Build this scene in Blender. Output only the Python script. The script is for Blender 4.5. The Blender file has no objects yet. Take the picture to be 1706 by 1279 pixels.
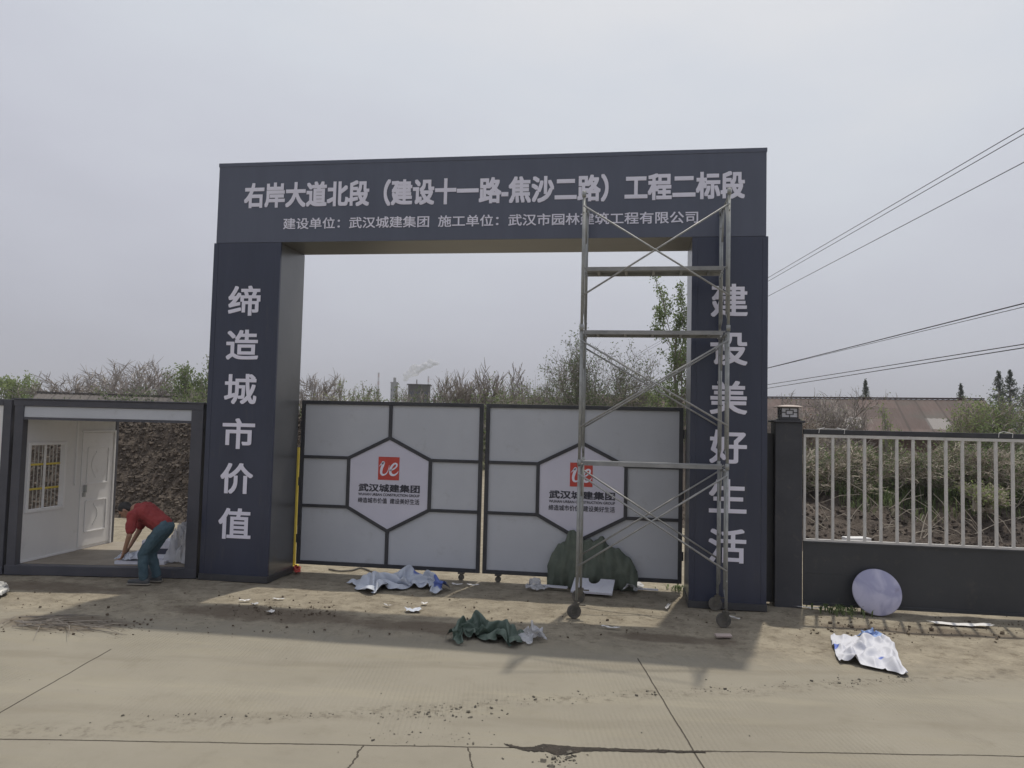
import bpy, bmesh, math, random
from mathutils import Vector, Matrix, noise

PI = math.pi
R = math.radians
scene = bpy.context.scene
COL = scene.collection

# ------------------------------------------------------------------ camera
CAM = Vector((6.591, -11.361, 2.5))
RC = Matrix(((0.98885, 0.14727, 0.02376), (0.01527, 0.05870, -0.99816), (-0.14839, 0.98721, 0.05578)))  # rows: right, down, forward
FPX = 1282.0
cam_d = bpy.data.cameras.new('camera')
cam_d.sensor_width = 36.0
cam_d.lens = FPX / 1706.0 * 36.0
cam_d.clip_start = 0.05
cam_d.clip_end = 8000.0
cam = bpy.data.objects.new('camera', cam_d)
COL.objects.link(cam)
rr, dd, ff = RC[0].normalized(), RC[1].normalized(), RC[2].normalized()
M = Matrix((rr, -dd, -ff)).transposed().to_4x4()
M.translation = CAM
cam.matrix_world = M
scene.camera = cam

# ------------------------------------------------------------------ sky, sun, exposure
SUN = Vector((0.10, 0.427, 1.0)).normalized()
SUN_EL = math.asin(SUN.z)
SUN_AZ = math.atan2(SUN.x, SUN.y)
world = bpy.data.worlds.new('World')
scene.world = world
world.use_nodes = True
wn = world.node_tree
for n in list(wn.nodes):
    wn.nodes.remove(n)
w_out = wn.nodes.new('ShaderNodeOutputWorld')
w_bg = wn.nodes.new('ShaderNodeBackground')
w_sky = wn.nodes.new('ShaderNodeTexSky')
w_sky.sky_type = 'NISHITA'
w_sky.sun_disc = False
w_sky.sun_elevation = SUN_EL
w_sky.sun_rotation = SUN_AZ
w_sky.dust_density = 6.0
w_sky.air_density = 1.2
w_hs = wn.nodes.new('ShaderNodeHueSaturation')
w_hs.inputs['Saturation'].default_value = 0.22
wn.links.new(w_sky.outputs[0], w_hs.inputs['Color'])
# thin overcast: brightness follows the distance to the hidden sun, broken by faint cloud
w_geo = wn.nodes.new('ShaderNodeNewGeometry')
w_dot = wn.nodes.new('ShaderNodeVectorMath'); w_dot.operation = 'DOT_PRODUCT'
w_tc = wn.nodes.new('ShaderNodeTexCoord')
w_dot.inputs[1].default_value = SUN
wn.links.new(w_tc.outputs['Generated'], w_dot.inputs[0])
w_noi = wn.nodes.new('ShaderNodeTexNoise')
w_noi.inputs['Scale'].default_value = 2.2
w_noi.inputs['Detail'].default_value = 5.0
w_map = wn.nodes.new('ShaderNodeMapping'); w_map.inputs['Scale'].default_value = (1, 1, 2.6)
wn.links.new(w_tc.outputs['Generated'], w_map.inputs[0])
wn.links.new(w_map.outputs[0], w_noi.inputs['Vector'])
w_add = wn.nodes.new('ShaderNodeMath'); w_add.operation = 'MULTIPLY_ADD'
w_sub = wn.nodes.new('ShaderNodeMath'); w_sub.operation = 'SUBTRACT'; w_sub.inputs[1].default_value = 0.26
wn.links.new(w_noi.outputs[0], w_sub.inputs[0])
wn.links.new(w_sub.outputs[0], w_add.inputs[0]); w_add.inputs[1].default_value = 0.62
wn.links.new(w_dot.outputs['Value'], w_add.inputs[2])
w_ramp = wn.nodes.new('ShaderNodeValToRGB')
e = w_ramp.color_ramp.elements
e[0].position = 0.0; e[0].color = (4.7, 4.85, 5.5, 1)
e[1].position = 1.0; e[1].color = (7.6, 7.8, 8.2, 1)
x = e.new(0.42); x.color = (5.0, 5.15, 6.0, 1)
x = e.new(0.62); x.color = (6.0, 6.2, 7.1, 1)
x = e.new(0.86); x.color = (6.9, 7.3, 8.0, 1)
wn.links.new(w_add.outputs[0], w_ramp.inputs[0])
w_mix = wn.nodes.new('ShaderNodeMix'); w_mix.data_type = 'RGBA'
w_mix.inputs['Factor'].default_value = 0.85
wn.links.new(w_hs.outputs[0], w_mix.inputs['A'])
wn.links.new(w_ramp.outputs[0], w_mix.inputs['B'])
wn.links.new(w_mix.outputs['Result'], w_bg.inputs['Color'])
w_bg.inputs['Strength'].default_value = 0.103
wn.links.new(w_bg.outputs[0], w_out.inputs[0])

sun_d = bpy.data.lights.new('sun', 'SUN')
sun_d.energy = 2.8
sun_d.angle = R(1.2)
sun_d.color = (1.0, 0.93, 0.80)
sun = bpy.data.objects.new('sun', sun_d)
COL.objects.link(sun)
sun.rotation_euler = SUN.to_track_quat('Z', 'Y').to_euler()
sun.location = (20, 60, 80)

scene.view_settings.view_transform = 'Standard'
scene.view_settings.look = 'None'
scene.view_settings.gamma = 1.0
scene.view_settings.use_curve_mapping = False
scene.view_settings.exposure = 0.0
scene.cycles.use_denoising = True
scene.cycles.max_bounces = 6
scene.cycles.transparent_max_bounces = 24
scene.cycles.volume_bounces = 0

# ------------------------------------------------------------------ helpers
def at(px, py, depth):
    """the place seen at a photo pixel, depth metres in front of the camera"""
    q = Vector(((px - 853) / FPX, (py - 639.5) / FPX, 1.0))
    return CAM + (rr * q.x + dd * q.y + ff * q.z) * depth

def ground_at(px, py, z=0.0):
    q = at(px, py, 1.0) - CAM
    return CAM + q * ((z - CAM.z) / q.z)

class MB:
    def __init__(self):
        self.v = []; self.f = []
    def add(self, vs, fs):
        b = len(self.v)
        self.v += [tuple(p) for p in vs]
        self.f += [tuple(b + i for i in f) for f in fs]
        return self
    def box(self, x0, x1, y0, y1, z0, z1, m=None):
        vs = [Vector((x, y, z)) for z in (z0, z1) for y in (y0, y1) for x in (x0, x1)]
        if m is not None:
            vs = [m @ p for p in vs]
        return self.add(vs, [(0, 2, 3, 1), (4, 5, 7, 6), (0, 1, 5, 4), (2, 6, 7, 3), (0, 4, 6, 2), (1, 3, 7, 5)])
    def bar(self, a, b, w, d, up=Vector((0, 1, 0))):
        """a rectangular bar from a to b, w wide across, d deep along up"""
        a, b = Vector(a), Vector(b); t = (b - a).normalized()
        s = t.cross(up).normalized(); u = s.cross(t).normalized()
        vs = []
        for p in (a, b):
            for i, j in ((-1, -1), (1, -1), (1, 1), (-1, 1)):
                vs.append(p + s * (i * w / 2) + u * (j * d / 2))
        return self.add(vs, [(0, 1, 2, 3), (7, 6, 5, 4), (0, 4, 5, 1), (1, 5, 6, 2), (2, 6, 7, 3), (3, 7, 4, 0)])
    def tube(self, pts, radii, n=6, caps=True):
        pts = [Vector(p) for p in pts]
        if not hasattr(radii, '__len__'):
            radii = [radii] * len(pts)
        vs = []; fs = []
        t0 = (pts[1] - pts[0]).normalized()
        ref = Vector((0, 0, 1)) if abs(t0.z) < 0.9 else Vector((1, 0, 0))
        for i, p in enumerate(pts):
            t = (pts[min(i + 1, len(pts) - 1)] - pts[max(i - 1, 0)]).normalized()
            s = t.cross(ref)
            if s.length < 1e-5: s = t.cross(Vector((0.3, 1, 0)))
            s.normalize(); u = s.cross(t)
            for k in range(n):
                a = 2 * PI * k / n
                vs.append(p + (s * math.cos(a) + u * math.sin(a)) * radii[i])
        for i in range(len(pts) - 1):
            for k in range(n):
                k2 = (k + 1) % n
                fs.append((i * n + k, (i + 1) * n + k, (i + 1) * n + k2, i * n + k2))
        if caps:
            fs.append(tuple(range(n)))
            fs.append(tuple(reversed(range((len(pts) - 1) * n, len(pts) * n))))
        return self.add(vs, fs)
    def sphere(self, c, r, nu=12, nv=8, m=None):
        c = Vector(c)
        if not hasattr(r, '__len__'): r = (r, r, r)
        vs = []; fs = []
        for j in range(nv + 1):
            ph = PI * j / nv
            for i in range(nu):
                a = 2 * PI * i / nu
                p = Vector((r[0] * math.sin(ph) * math.cos(a), r[1] * math.sin(ph) * math.sin(a), r[2] * math.cos(ph)))
                if m is not None: p = m @ p
                vs.append(c + p)
        for j in range(nv):
            for i in range(nu):
                i2 = (i + 1) % nu
                fs.append((j * nu + i, (j + 1) * nu + i, (j + 1) * nu + i2, j * nu + i2))
        return self.add(vs, fs)
    def capsule(self, a, b, ra, rb):
        self.tube([a, b], [ra, rb], 10, True)
        self.sphere(a, ra, 10, 8); self.sphere(b, rb, 10, 8)
        return self
    def cyl(self, c, axis, r, h, n=20):
        a = Vector(axis).normalized()
        return self.tube([Vector(c) - a * h / 2, Vector(c) + a * h / 2], r, n)
    def prism(self, poly, y0, y1):
        """polygon in x,z extruded along y"""
        n = len(poly)
        vs = [(p[0], y0, p[1]) for p in poly] + [(p[0], y1, p[1]) for p in poly]
        fs = [tuple(range(n)), tuple(reversed(range(n, 2 * n)))]
        for i in range(n):
            j = (i + 1) % n
            fs.append((i, i + n, j + n, j))
        return self.add(vs, fs)
    def build(self, name, mat, parent=None, smooth=False, bevel=0.0, clean=True):
        me = bpy.data.meshes.new(name)
        me.from_pydata(self.v, [], self.f)
        if clean:
            bm = bmesh.new(); bm.from_mesh(me)
            bmesh.ops.recalc_face_normals(bm, faces=bm.faces)
            bm.to_mesh(me); bm.free()
        if smooth:
            for p in me.polygons: p.use_smooth = True
        o = bpy.data.objects.new(name, me)
        if mat: me.materials.append(mat)
        COL.objects.link(o)
        if parent is not None: o.parent = parent
        if bevel > 0:
            b = o.modifiers.new('bevel', 'BEVEL'); b.width = bevel; b.segments = 2; b.limit_method = 'ANGLE'
        return o

def tag(o, label=None, cat=None, group=None, kind=None):
    if label: o['label'] = label
    if cat: o['category'] = cat
    if group: o['group'] = group
    if kind: o['kind'] = kind
    return o

def thing(name, label, cat, loc=(0, 0, 0), rz=0.0, group=None):
    o = bpy.data.objects.new(name, None)
    o.empty_display_size = 0.2
    COL.objects.link(o)
    o.location = loc; o.rotation_euler = (0, 0, rz)
    return tag(o, label, cat, group)

def copy_tree(o, parent=None):
    c = o.copy(); COL.objects.link(c)
    if parent is not None: c.parent = parent
    for ch in list(o.children):
        copy_tree(ch, c)
    return c

# ------------------------------------------------------------------ materials
def newmat(name):
    m = bpy.data.materials.new(name); m.use_nodes = True
    nt = m.node_tree
    b = nt.nodes.get('Principled BSDF')
    return m, nt, b

def N(nt, t, **kw):
    n = nt.nodes.new(t)
    for k, v in kw.items():
        setattr(n, k, v)
    return n

def mth(nt, op, a, b=None, c=None, clamp=False):
    n = nt.nodes.new('ShaderNodeMath'); n.operation = op; n.use_clamp = clamp
    for i, q in enumerate((a, b, c)):
        if q is None: continue
        if isinstance(q, (int, float)): n.inputs[i].default_value = q
        else: nt.links.new(q, n.inputs[i])
    return n.outputs[0]

def mixc(nt, f, a, b):
    n = nt.nodes.new('ShaderNodeMix'); n.data_type = 'RGBA'
    for s, q in (('Factor', f), ('A', a), ('B', b)):
        if isinstance(q, (int, float)): n.inputs[s].default_value = q
        elif isinstance(q, tuple): n.inputs[s].default_value = q if len(q) == 4 else q + (1,)
        else: nt.links.new(q, n.inputs[s])
    return n.outputs['Result']

def noi(nt, vec, scale, detail=4.0, rough=0.55, dist=0.0):
    n = nt.nodes.new('ShaderNodeTexNoise')
    n.inputs['Scale'].default_value = scale; n.inputs['Detail'].default_value = detail
    n.inputs['Roughness'].default_value = rough; n.inputs['Distortion'].default_value = dist
    if vec is not None: nt.links.new(vec, n.inputs['Vector'])
    return n.outputs[0]

def ramp(nt, val, p0, p1):
    n = nt.nodes.new('ShaderNodeMapRange'); n.interpolation_type = 'SMOOTHSTEP'
    nt.links.new(val, n.inputs['Value'])
    n.inputs['From Min'].default_value = p0; n.inputs['From Max'].default_value = p1
    return n.outputs['Result']

def bump(nt, bsdf, h, strength, dist=0.01):
    n = nt.nodes.new('ShaderNodeBump')
    n.inputs['Strength'].default_value = strength; n.inputs['Distance'].default_value = dist
    nt.links.new(h, n.inputs['Height']); nt.links.new(n.outputs[0], bsdf.inputs['Normal'])

def mat(name, c1, c2=None, rough=0.6, metal=0.0, ior=1.5, scale=3.0, bscale=0.0, bstr=0.2, bdist=0.01, spec=0.5, p0=0.35, p1=0.65, stretch=None, dirt=None, rvar=0.0):
    """a noise-mottled surface"""
    m, nt, b = newmat(name)
    tc = N(nt, 'ShaderNodeTexCoord').outputs['Object']
    if stretch:
        mp = N(nt, 'ShaderNodeMapping'); mp.inputs['Scale'].default_value = stretch
        nt.links.new(tc, mp.inputs[0]); tc = mp.outputs[0]
    c2 = c2 or tuple(min(1, q * 1.18) for q in c1)
    n1 = noi(nt, tc, scale, 6.0, 0.6)
    col = mixc(nt, ramp(nt, n1, p0, p1), c1, c2)
    if dirt:
        dm = ramp(nt, noi(nt, tc, scale * 3.7, 6.0, 0.7), 0.55, 0.75)
        col = mixc(nt, mth(nt, 'MULTIPLY', dm, dirt[1]), col, dirt[0])
    nt.links.new(col, b.inputs['Base Color'])
    b.inputs['Roughness'].default_value = rough
    if rvar:
        nt.links.new(mth(nt, 'MULTIPLY_ADD', n1, rvar, rough - rvar / 2), b.inputs['Roughness'])
    b.inputs['Metallic'].default_value = metal
    b.inputs['IOR'].default_value = ior
    b.inputs['Specular IOR Level'].default_value = spec
    if bscale:
        bump(nt, b, noi(nt, tc, bscale, 5.0), bstr, bdist)
    return m

MT = {}
MT['cladding'] = mat('navy_cladding', (0.022, 0.029, 0.060), (0.030, 0.038, 0.074), ior=1.62, rough=0.36, scale=0.9, stretch=(2.6, 2.6, 0.4), bscale=1.1, bstr=0.25, bdist=0.02, dirt=((0.09, 0.085, 0.075), 0.25), rvar=0.12)
MT['head'] = mat('glare_paled_header_sheet', (0.046, 0.057, 0.096), (0.057, 0.069, 0.112), ior=1.8, rough=0.38, scale=0.9, stretch=(2.6, 2.6, 0.5), bscale=1.1, bstr=0.25, bdist=0.02)  # cladding navy made paler: glare near the arch top put into the colour
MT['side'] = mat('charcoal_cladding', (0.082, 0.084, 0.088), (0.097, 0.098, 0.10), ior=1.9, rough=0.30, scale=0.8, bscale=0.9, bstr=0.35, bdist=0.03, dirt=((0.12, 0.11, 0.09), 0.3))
MT['trim'] = mat('charcoal_trim', (0.045, 0.046, 0.052), (0.06, 0.06, 0.064), rough=0.45, scale=2.0, dirt=((0.11, 0.1, 0.085), 0.3))
MT['letter'] = mat('white_letter', (0.78, 0.765, 0.88), (0.82, 0.805, 0.92), rough=0.5, scale=2.0)
MT['steel_dark'] = mat('dark_steel_tube', (0.030, 0.032, 0.040), (0.045, 0.047, 0.055), rough=0.45, scale=3.0, dirt=((0.10, 0.09, 0.07), 0.2))
MT['leaf_sheet'] = mat('grey_gate_sheet', (0.48, 0.502, 0.55), (0.525, 0.545, 0.59), rough=0.4, scale=0.7, bscale=1.6, bstr=0.12, bdist=0.02, dirt=((0.27, 0.27, 0.26), 0.35))
MT['hex_sheet'] = mat('white_hexagon_sheet', (0.60, 0.595, 0.70), (0.65, 0.64, 0.74), rough=0.4, scale=0.8, bscale=1.5, bstr=0.1, bdist=0.02)
MT['ink'] = mat('dark_ink', (0.035, 0.036, 0.055), (0.045, 0.046, 0.065), rough=0.5)
MT['red'] = mat('red_emblem', (0.50, 0.055, 0.040), (0.55, 0.065, 0.05), rough=0.45)
MT['galv'] = mat('galvanised_tube', (0.29, 0.30, 0.295), (0.38, 0.39, 0.385), rough=0.5, metal=0.35, scale=5.0, dirt=((0.17, 0.145, 0.115), 0.4))
MT['galv_b'] = mat('worn_brace_tube', (0.30, 0.305, 0.305), (0.39, 0.39, 0.385), rough=0.5, metal=0.35, scale=9.0, dirt=((0.16, 0.13, 0.10), 0.5))
MT['plank'] = mat('catwalk_steel', (0.26, 0.265, 0.265), (0.34, 0.34, 0.34), rough=0.55, metal=0.3, scale=4.0, dirt=((0.15, 0.13, 0.105), 0.4))
MT['rubber'] = mat('black_rubber', (0.075, 0.072, 0.066), (0.15, 0.138, 0.12), rough=0.8, scale=8.0)
MT['cast'] = mat('dirty_caster_iron', (0.07, 0.068, 0.06), (0.15, 0.135, 0.11), rough=0.7, metal=0.2, scale=10.0)
MT['cabin_frame'] = mat('cabin_frame_steel', (0.062, 0.064, 0.080), (0.076, 0.077, 0.094), rough=0.5, scale=2.0, dirt=((0.13, 0.11, 0.09), 0.4))
MT['cabin_wall'] = mat('white_cabin_panel', (0.66, 0.66, 0.665), (0.71, 0.705, 0.705), rough=0.45, scale=0.8, dirt=((0.33, 0.31, 0.29), 0.3))
MT['cabin_white'] = mat('white_painted_steel', (0.72, 0.72, 0.73), (0.77, 0.765, 0.77), rough=0.42, scale=1.2, dirt=((0.40, 0.38, 0.35), 0.3))
MT['floor'] = mat('cabin_floor_board', (0.22, 0.19, 0.155), (0.29, 0.255, 0.21), rough=0.65, scale=2.0, dirt=((0.36, 0.32, 0.26), 0.6))
MT['yellow'] = mat('yellow_paint', (0.60, 0.46, 0.05), (0.66, 0.52, 0.08), rough=0.5)
MT['bars'] = mat('window_bar_steel', (0.36, 0.35, 0.34), (0.43, 0.42, 0.40), rough=0.4, metal=0.5)
MT['fence_white'] = mat('white_fence_paint', (0.54, 0.53, 0.52), (0.62, 0.605, 0.58), rough=0.45, scale=5.0, dirt=((0.36, 0.32, 0.26), 0.5))
MT['fence_base'] = mat('dark_fence_sheet', (0.037, 0.040, 0.046), (0.047, 0.050, 0.056), rough=0.48, scale=1.0, bscale=0.9, bstr=0.2, bdist=0.02, dirt=((0.13, 0.115, 0.09), 0.35))
MT['pier'] = mat('dark_pier_render', (0.043, 0.045, 0.055), (0.055, 0.057, 0.067), rough=0.6, scale=2.0, dirt=((0.13, 0.12, 0.1), 0.4))
MT['lamp_white'] = mat('lantern_glass', (0.60, 0.60, 0.66), (0.66, 0.66, 0.70), rough=0.35)
MT['lamp_roof'] = mat('lantern_roof', (0.42, 0.35, 0.32), (0.48, 0.40, 0.37), rough=0.5)
MT['skin'] = mat('skin', (0.30, 0.17, 0.115), (0.34, 0.195, 0.135), rough=0.55)
MT['hair'] = mat('black_hair', (0.012, 0.011, 0.011), (0.02, 0.018, 0.017), rough=0.6, scale=30)
MT['shirt'] = mat('red_cotton', (0.235, 0.032, 0.034), (0.29, 0.045, 0.045), rough=0.85, scale=6.0, bscale=16, bstr=0.4)
MT['jeans'] = mat('blue_denim', (0.048, 0.092, 0.122), (0.070, 0.122, 0.152), rough=0.85, scale=8.0, bscale=18, bstr=0.4)
MT['shoe'] = mat('dark_shoe', (0.05, 0.055, 0.06), (0.08, 0.085, 0.09), rough=0.7)
MT['sole'] = mat('pale_shoe_sole', (0.22, 0.20, 0.17), rough=0.8)
MT['board'] = mat('white_foam_board', (0.62, 0.63, 0.72), (0.70, 0.71, 0.78), rough=0.5, scale=3, dirt=((0.42, 0.40, 0.42), 0.4))
MT['paper'] = mat('paper_scrap', (0.66, 0.65, 0.64), (0.74, 0.73, 0.72), rough=0.8)
MT['concrete'] = mat('far_concrete', (0.22, 0.215, 0.21), (0.28, 0.275, 0.27), rough=0.9, scale=0.1)
MT['dark_block'] = mat('sooty_render', (0.085, 0.075, 0.07), (0.11, 0.10, 0.09), rough=0.9, scale=0.5)
MT['wire'] = mat('black_cable', (0.05, 0.05, 0.055), (0.06, 0.06, 0.065), rough=0.6)
MT['disc'] = None
MT['soil'] = None

def plastic(name, c1, c2, print_col=None, p0=0.62, p1=0.66, alpha=1.0, scale=2.2, rough=0.6):
    m, nt, b = newmat(name)
    tc = N(nt, 'ShaderNodeTexCoord').outputs['Object']
    col = mixc(nt, noi(nt, tc, 7.0, 5.0), c1, c2)
    if print_col:
        col = mixc(nt, ramp(nt, noi(nt, tc, scale, 1.0, 0.3, 0.6), p0, p1), col, print_col)
    nt.links.new(col, b.inputs['Base Color'])
    b.inputs['Roughness'].default_value = rough
    bump(nt, b, noi(nt, tc, 14.0, 3.0, 0.5, 0.8), 0.35, 0.008)
    if alpha < 1.0:
        b.inputs['Alpha'].default_value = alpha
    return m
MT['white_sheet'] = plastic('white_plastic_sheet', (0.46, 0.50, 0.58), (0.60, 0.64, 0.72), (0.10, 0.15, 0.42), 0.66, 0.70)
MT['white_bag'] = plastic('white_plastic_bag', (0.50, 0.51, 0.57), (0.62, 0.63, 0.69), (0.10, 0.16, 0.50), 0.67, 0.70, scale=2.6)
MT['blue_bag'] = plastic('blue_plastic_bag', (0.20, 0.30, 0.55), (0.30, 0.40, 0.65))
MT['clear'] = plastic('clear_plastic_film', (0.52, 0.53, 0.57), (0.66, 0.67, 0.70), alpha=0.72, rough=0.22)
MT['green_sheet'] = plastic('green_woven_sheet', (0.060, 0.092, 0.074), (0.095, 0.135, 0.110), rough=0.45)
MT['green_net'] = mat('olive_shade_net', (0.088, 0.110, 0.086), (0.120, 0.142, 0.112), rough=0.75, scale=5.0, bscale=30, bstr=0.3)

def leafmat(name, a, b_, c, scale=1.3):
    m, nt, b = newmat(name)
    tc = N(nt, 'ShaderNodeTexCoord').outputs['Object']
    n1 = noi(nt, tc, scale, 3.0)
    n2 = noi(nt, tc, scale * 9, 2.0)
    col = mixc(nt, ramp(nt, n1, 0.35, 0.65), a, b_)
    col = mixc(nt, ramp(nt, n2, 0.5, 0.7), col, c)
    nt.links.new(col, b.inputs['Base Color'])
    b.inputs['Roughness'].default_value = 0.65
    b.inputs['Specular IOR Level'].default_value = 0.25
    tr = N(nt, 'ShaderNodeBsdfTranslucent'); nt.links.new(col, tr.inputs['Color'])
    mx = N(nt, 'ShaderNodeMixShader'); mx.inputs[0].default_value = 0.55
    out = nt.nodes.get('Material Output')
    nt.links.new(b.outputs[0], mx.inputs[1]); nt.links.new(tr.outputs[0], mx.inputs[2])
    nt.links.new(mx.outputs[0], out.inputs['Surface'])
    return m
MT['leaf_pale'] = leafmat('pale_spring_leaf', (0.202, 0.264, 0.100), (0.252, 0.319, 0.131), (0.319, 0.340, 0.169))
MT['leaf_mid'] = leafmat('mid_green_leaf', (0.134, 0.182, 0.080), (0.176, 0.227, 0.100), (0.227, 0.273, 0.131))
MT['leaf_dark'] = leafmat('dark_green_leaf', (0.100, 0.137, 0.069), (0.130, 0.172, 0.086), (0.180, 0.218, 0.112))
MT['leaf_olive'] = leafmat('olive_bud_leaf', (0.193, 0.215, 0.108), (0.235, 0.255, 0.139), (0.286, 0.309, 0.169))
MT['needle'] = leafmat('conifer_needle', (0.098, 0.120, 0.098), (0.120, 0.143, 0.117), (0.143, 0.163, 0.137))
MT['leaf_rust'] = leafmat('rusty_twig_leaf', (0.13, 0.07, 0.05), (0.17, 0.09, 0.06), (0.12, 0.10, 0.06))
MT['bark'] = mat('grey_bark', (0.27, 0.24, 0.22), (0.36, 0.325, 0.295), rough=0.9, scale=5)
MT['bark_dark'] = mat('dark_bark', (0.18, 0.162, 0.145), (0.25, 0.225, 0.20), rough=0.9, scale=5)
MT['twig'] = mat('pale_twig', (0.31, 0.275, 0.225), (0.40, 0.355, 0.295), rough=0.9, scale=5)

def soilmat(name, a, b_, c, s=2.0):
    m, nt, b = newmat(name)
    tc = N(nt, 'ShaderNodeTexCoord').outputs['Object']
    n1 = noi(nt, tc, s, 8.0, 0.7); n2 = noi(nt, tc, s * 6, 6.0, 0.7)
    col = mixc(nt, ramp(nt, n1, 0.35, 0.65), a, b_)
    col = mixc(nt, ramp(nt, n2, 0.52, 0.72), col, c)
    nt.links.new(col, b.inputs['Base Color'])
    b.inputs['Roughness'].default_value = 0.95
    bump(nt, b, n2, 0.9, 0.08)
    return m
MT['soil_brown'] = soilmat('brown_rubble_soil', (0.075, 0.058, 0.045), (0.12, 0.095, 0.075), (0.19, 0.16, 0.13))
MT['soil_red'] = soilmat('reddish_soil', (0.060, 0.046, 0.037), (0.095, 0.074, 0.060), (0.14, 0.115, 0.092))
MT['rubble'] = soilmat('rubble_chunk', (0.080, 0.063, 0.050), (0.115, 0.094, 0.077), (0.17, 0.148, 0.125), 0.8)
MT['stone'] = soilmat('gravel_stone', (0.18, 0.165, 0.135), (0.26, 0.24, 0.20), (0.13, 0.118, 0.098), 6.0)
MT['clod'] = soilmat('dirt_clod', (0.15, 0.115, 0.08), (0.21, 0.165, 0.12), (0.27, 0.22, 0.16), 6.0)

# ---- ground
def ground_material():
    m, nt, b = newmat('concrete_and_dirt')
    tcn = N(nt, 'ShaderNodeTexCoord'); tc = tcn.outputs['Object']
    sx = N(nt, 'ShaderNodeSeparateXYZ'); nt.links.new(tc, sx.inputs[0])
    X, Y = sx.outputs[0], sx.outputs[1]
    ang = R(9.5); ca, sa = math.cos(ang), math.sin(ang)
    A = mth(nt, 'ADD', mth(nt, 'MULTIPLY', X, ca), mth(nt, 'MULTIPLY', Y, sa))     # along the road
    B = mth(nt, 'ADD', mth(nt, 'MULTIPLY', X, -sa), mth(nt, 'MULTIPLY', Y, ca))    # across it
    big = noi(nt, tc, 0.55, 5.0, 0.6); mid = noi(nt, tc, 2.6, 6.0, 0.65); fine = noi(nt, tc, 38.0, 6.0, 0.75)
    mp = N(nt, 'ShaderNodeMapping'); mp.inputs['Rotation'].default_value = (0, 0, -ang); mp.inputs['Scale'].default_value = (0.5, 3.2, 1)
    nt.links.new(tc, mp.inputs[0]); streak = noi(nt, mp.outputs[0], 1.3, 6.0, 0.65, 0.4)
    road = mixc(nt, ramp(nt, big, 0.3, 0.7), (0.236, 0.217, 0.177), (0.272, 0.251, 0.206))
    road = mixc(nt, mth(nt, 'MULTIPLY', ramp(nt, streak, 0.45, 0.75), 0.55), road, (0.272, 0.248, 0.190))
    road = mixc(nt, mth(nt, 'MULTIPLY', ramp(nt, mid, 0.52, 0.75), 0.35), road, (0.180, 0.160, 0.122))
    road = mixc(nt, mth(nt, 'MULTIPLY', ramp(nt, fine, 0.56, 0.74), 0.5), road, (0.155, 0.138, 0.106))
    # tyre tracks along the road: rubbed pale and dusty dark bands
    for tb, tw, tc_, tf in ((-4.05, 0.16, (0.190, 0.170, 0.134), 0.45), (-5.0, 0.22, (0.31, 0.285, 0.225), 0.40), (-5.6, 0.15, (0.190, 0.170, 0.134), 0.40), (-3.4, 0.20, (0.30, 0.275, 0.215), 0.35), (-7.0, 0.25, (0.195, 0.175, 0.138), 0.35)):
        db = mth(nt, 'ABSOLUTE', mth(nt, 'ADD', mth(nt, 'ADD', B, -tb), mth(nt, 'MULTIPLY', mth(nt, 'SUBTRACT', noi(nt, tc, 0.35, 2.0), 0.5), 0.9)))
        tm = mth(nt, 'MULTIPLY', mth(nt, 'SUBTRACT', 1.0, ramp(nt, db, tw * 0.3, tw)), ramp(nt, streak, 0.30, 0.62))
        road = mixc(nt, mth(nt, 'MULTIPLY', tm, tf), road, tc_)
    # dirt towards the gate
    edge = mth(nt, 'ADD', Y, mth(nt, 'MULTIPLY', mth(nt, 'SUBTRACT', mid, 0.5), 1.4))
    dm = ramp(nt, edge, -2.95, -1.75)
    dirt = mixc(nt, ramp(nt, mid, 0.3, 0.7), (0.205, 0.177, 0.136), (0.330, 0.294, 0.228))
    dirt = mixc(nt, mth(nt, 'MULTIPLY', ramp(nt, noi(nt, tc, 6.5, 8.0, 0.75), 0.48, 0.66), 0.75), dirt, (0.120, 0.096, 0.066))
    dirt = mixc(nt, mth(nt, 'MULTIPLY', ramp(nt, fine, 0.5, 0.7), 0.6), dirt, (0.43, 0.38, 0.28))
    col = mixc(nt, mth(nt, 'MULTIPLY', dm, 0.92), road, dirt)
    # damp mud band beside the road
    def blob(cx, cy, rx, ry):
        dx = mth(nt, 'DIVIDE', mth(nt, 'SUBTRACT', X, cx), rx); dy = mth(nt, 'DIVIDE', mth(nt, 'SUBTRACT', Y, cy), ry)
        d = mth(nt, 'ADD', mth(nt, 'MULTIPLY', dx, dx), mth(nt, 'MULTIPLY', dy, dy))
        d = mth(nt, 'ADD', d, mth(nt, 'MULTIPLY', mth(nt, 'SUBTRACT', noi(nt, tc, 3.0, 7.0, 0.7), 0.5), 2.2))
        return mth(nt, 'SUBTRACT', 1.0, ramp(nt, d, 0.25, 1.2))
    mud = blob(-0.1, -2.75, 0.9, 0.45)
    for q in ((2.0, -1.75, 1.5, 0.38), (4.2, -1.9, 1.2, 0.28), (-1.8, -1.0, 1.6, 0.35), (7.2, -1.7, 0.9, 0.25), (10.4, -0.6, 1.6, 0.22)):
        mud = mth(nt, 'MAXIMUM', mud, blob(*q))
    col = mixc(nt, mth(nt, 'MULTIPLY', mud, 0.72), col, (0.115, 0.090, 0.068))
    # tyre-spread grit lines on the slab
    wob = mth(nt, 'MULTIPLY', mth(nt, 'SUBTRACT', noi(nt, tc, 1.1, 3.0), 0.5), 0.5)
    g = mth(nt, 'ABSOLUTE', mth(nt, 'SUBTRACT', mth(nt, 'ADD', B, wob), mth(nt, 'MULTIPLY_ADD', A, 0.215, -6.20)))
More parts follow.
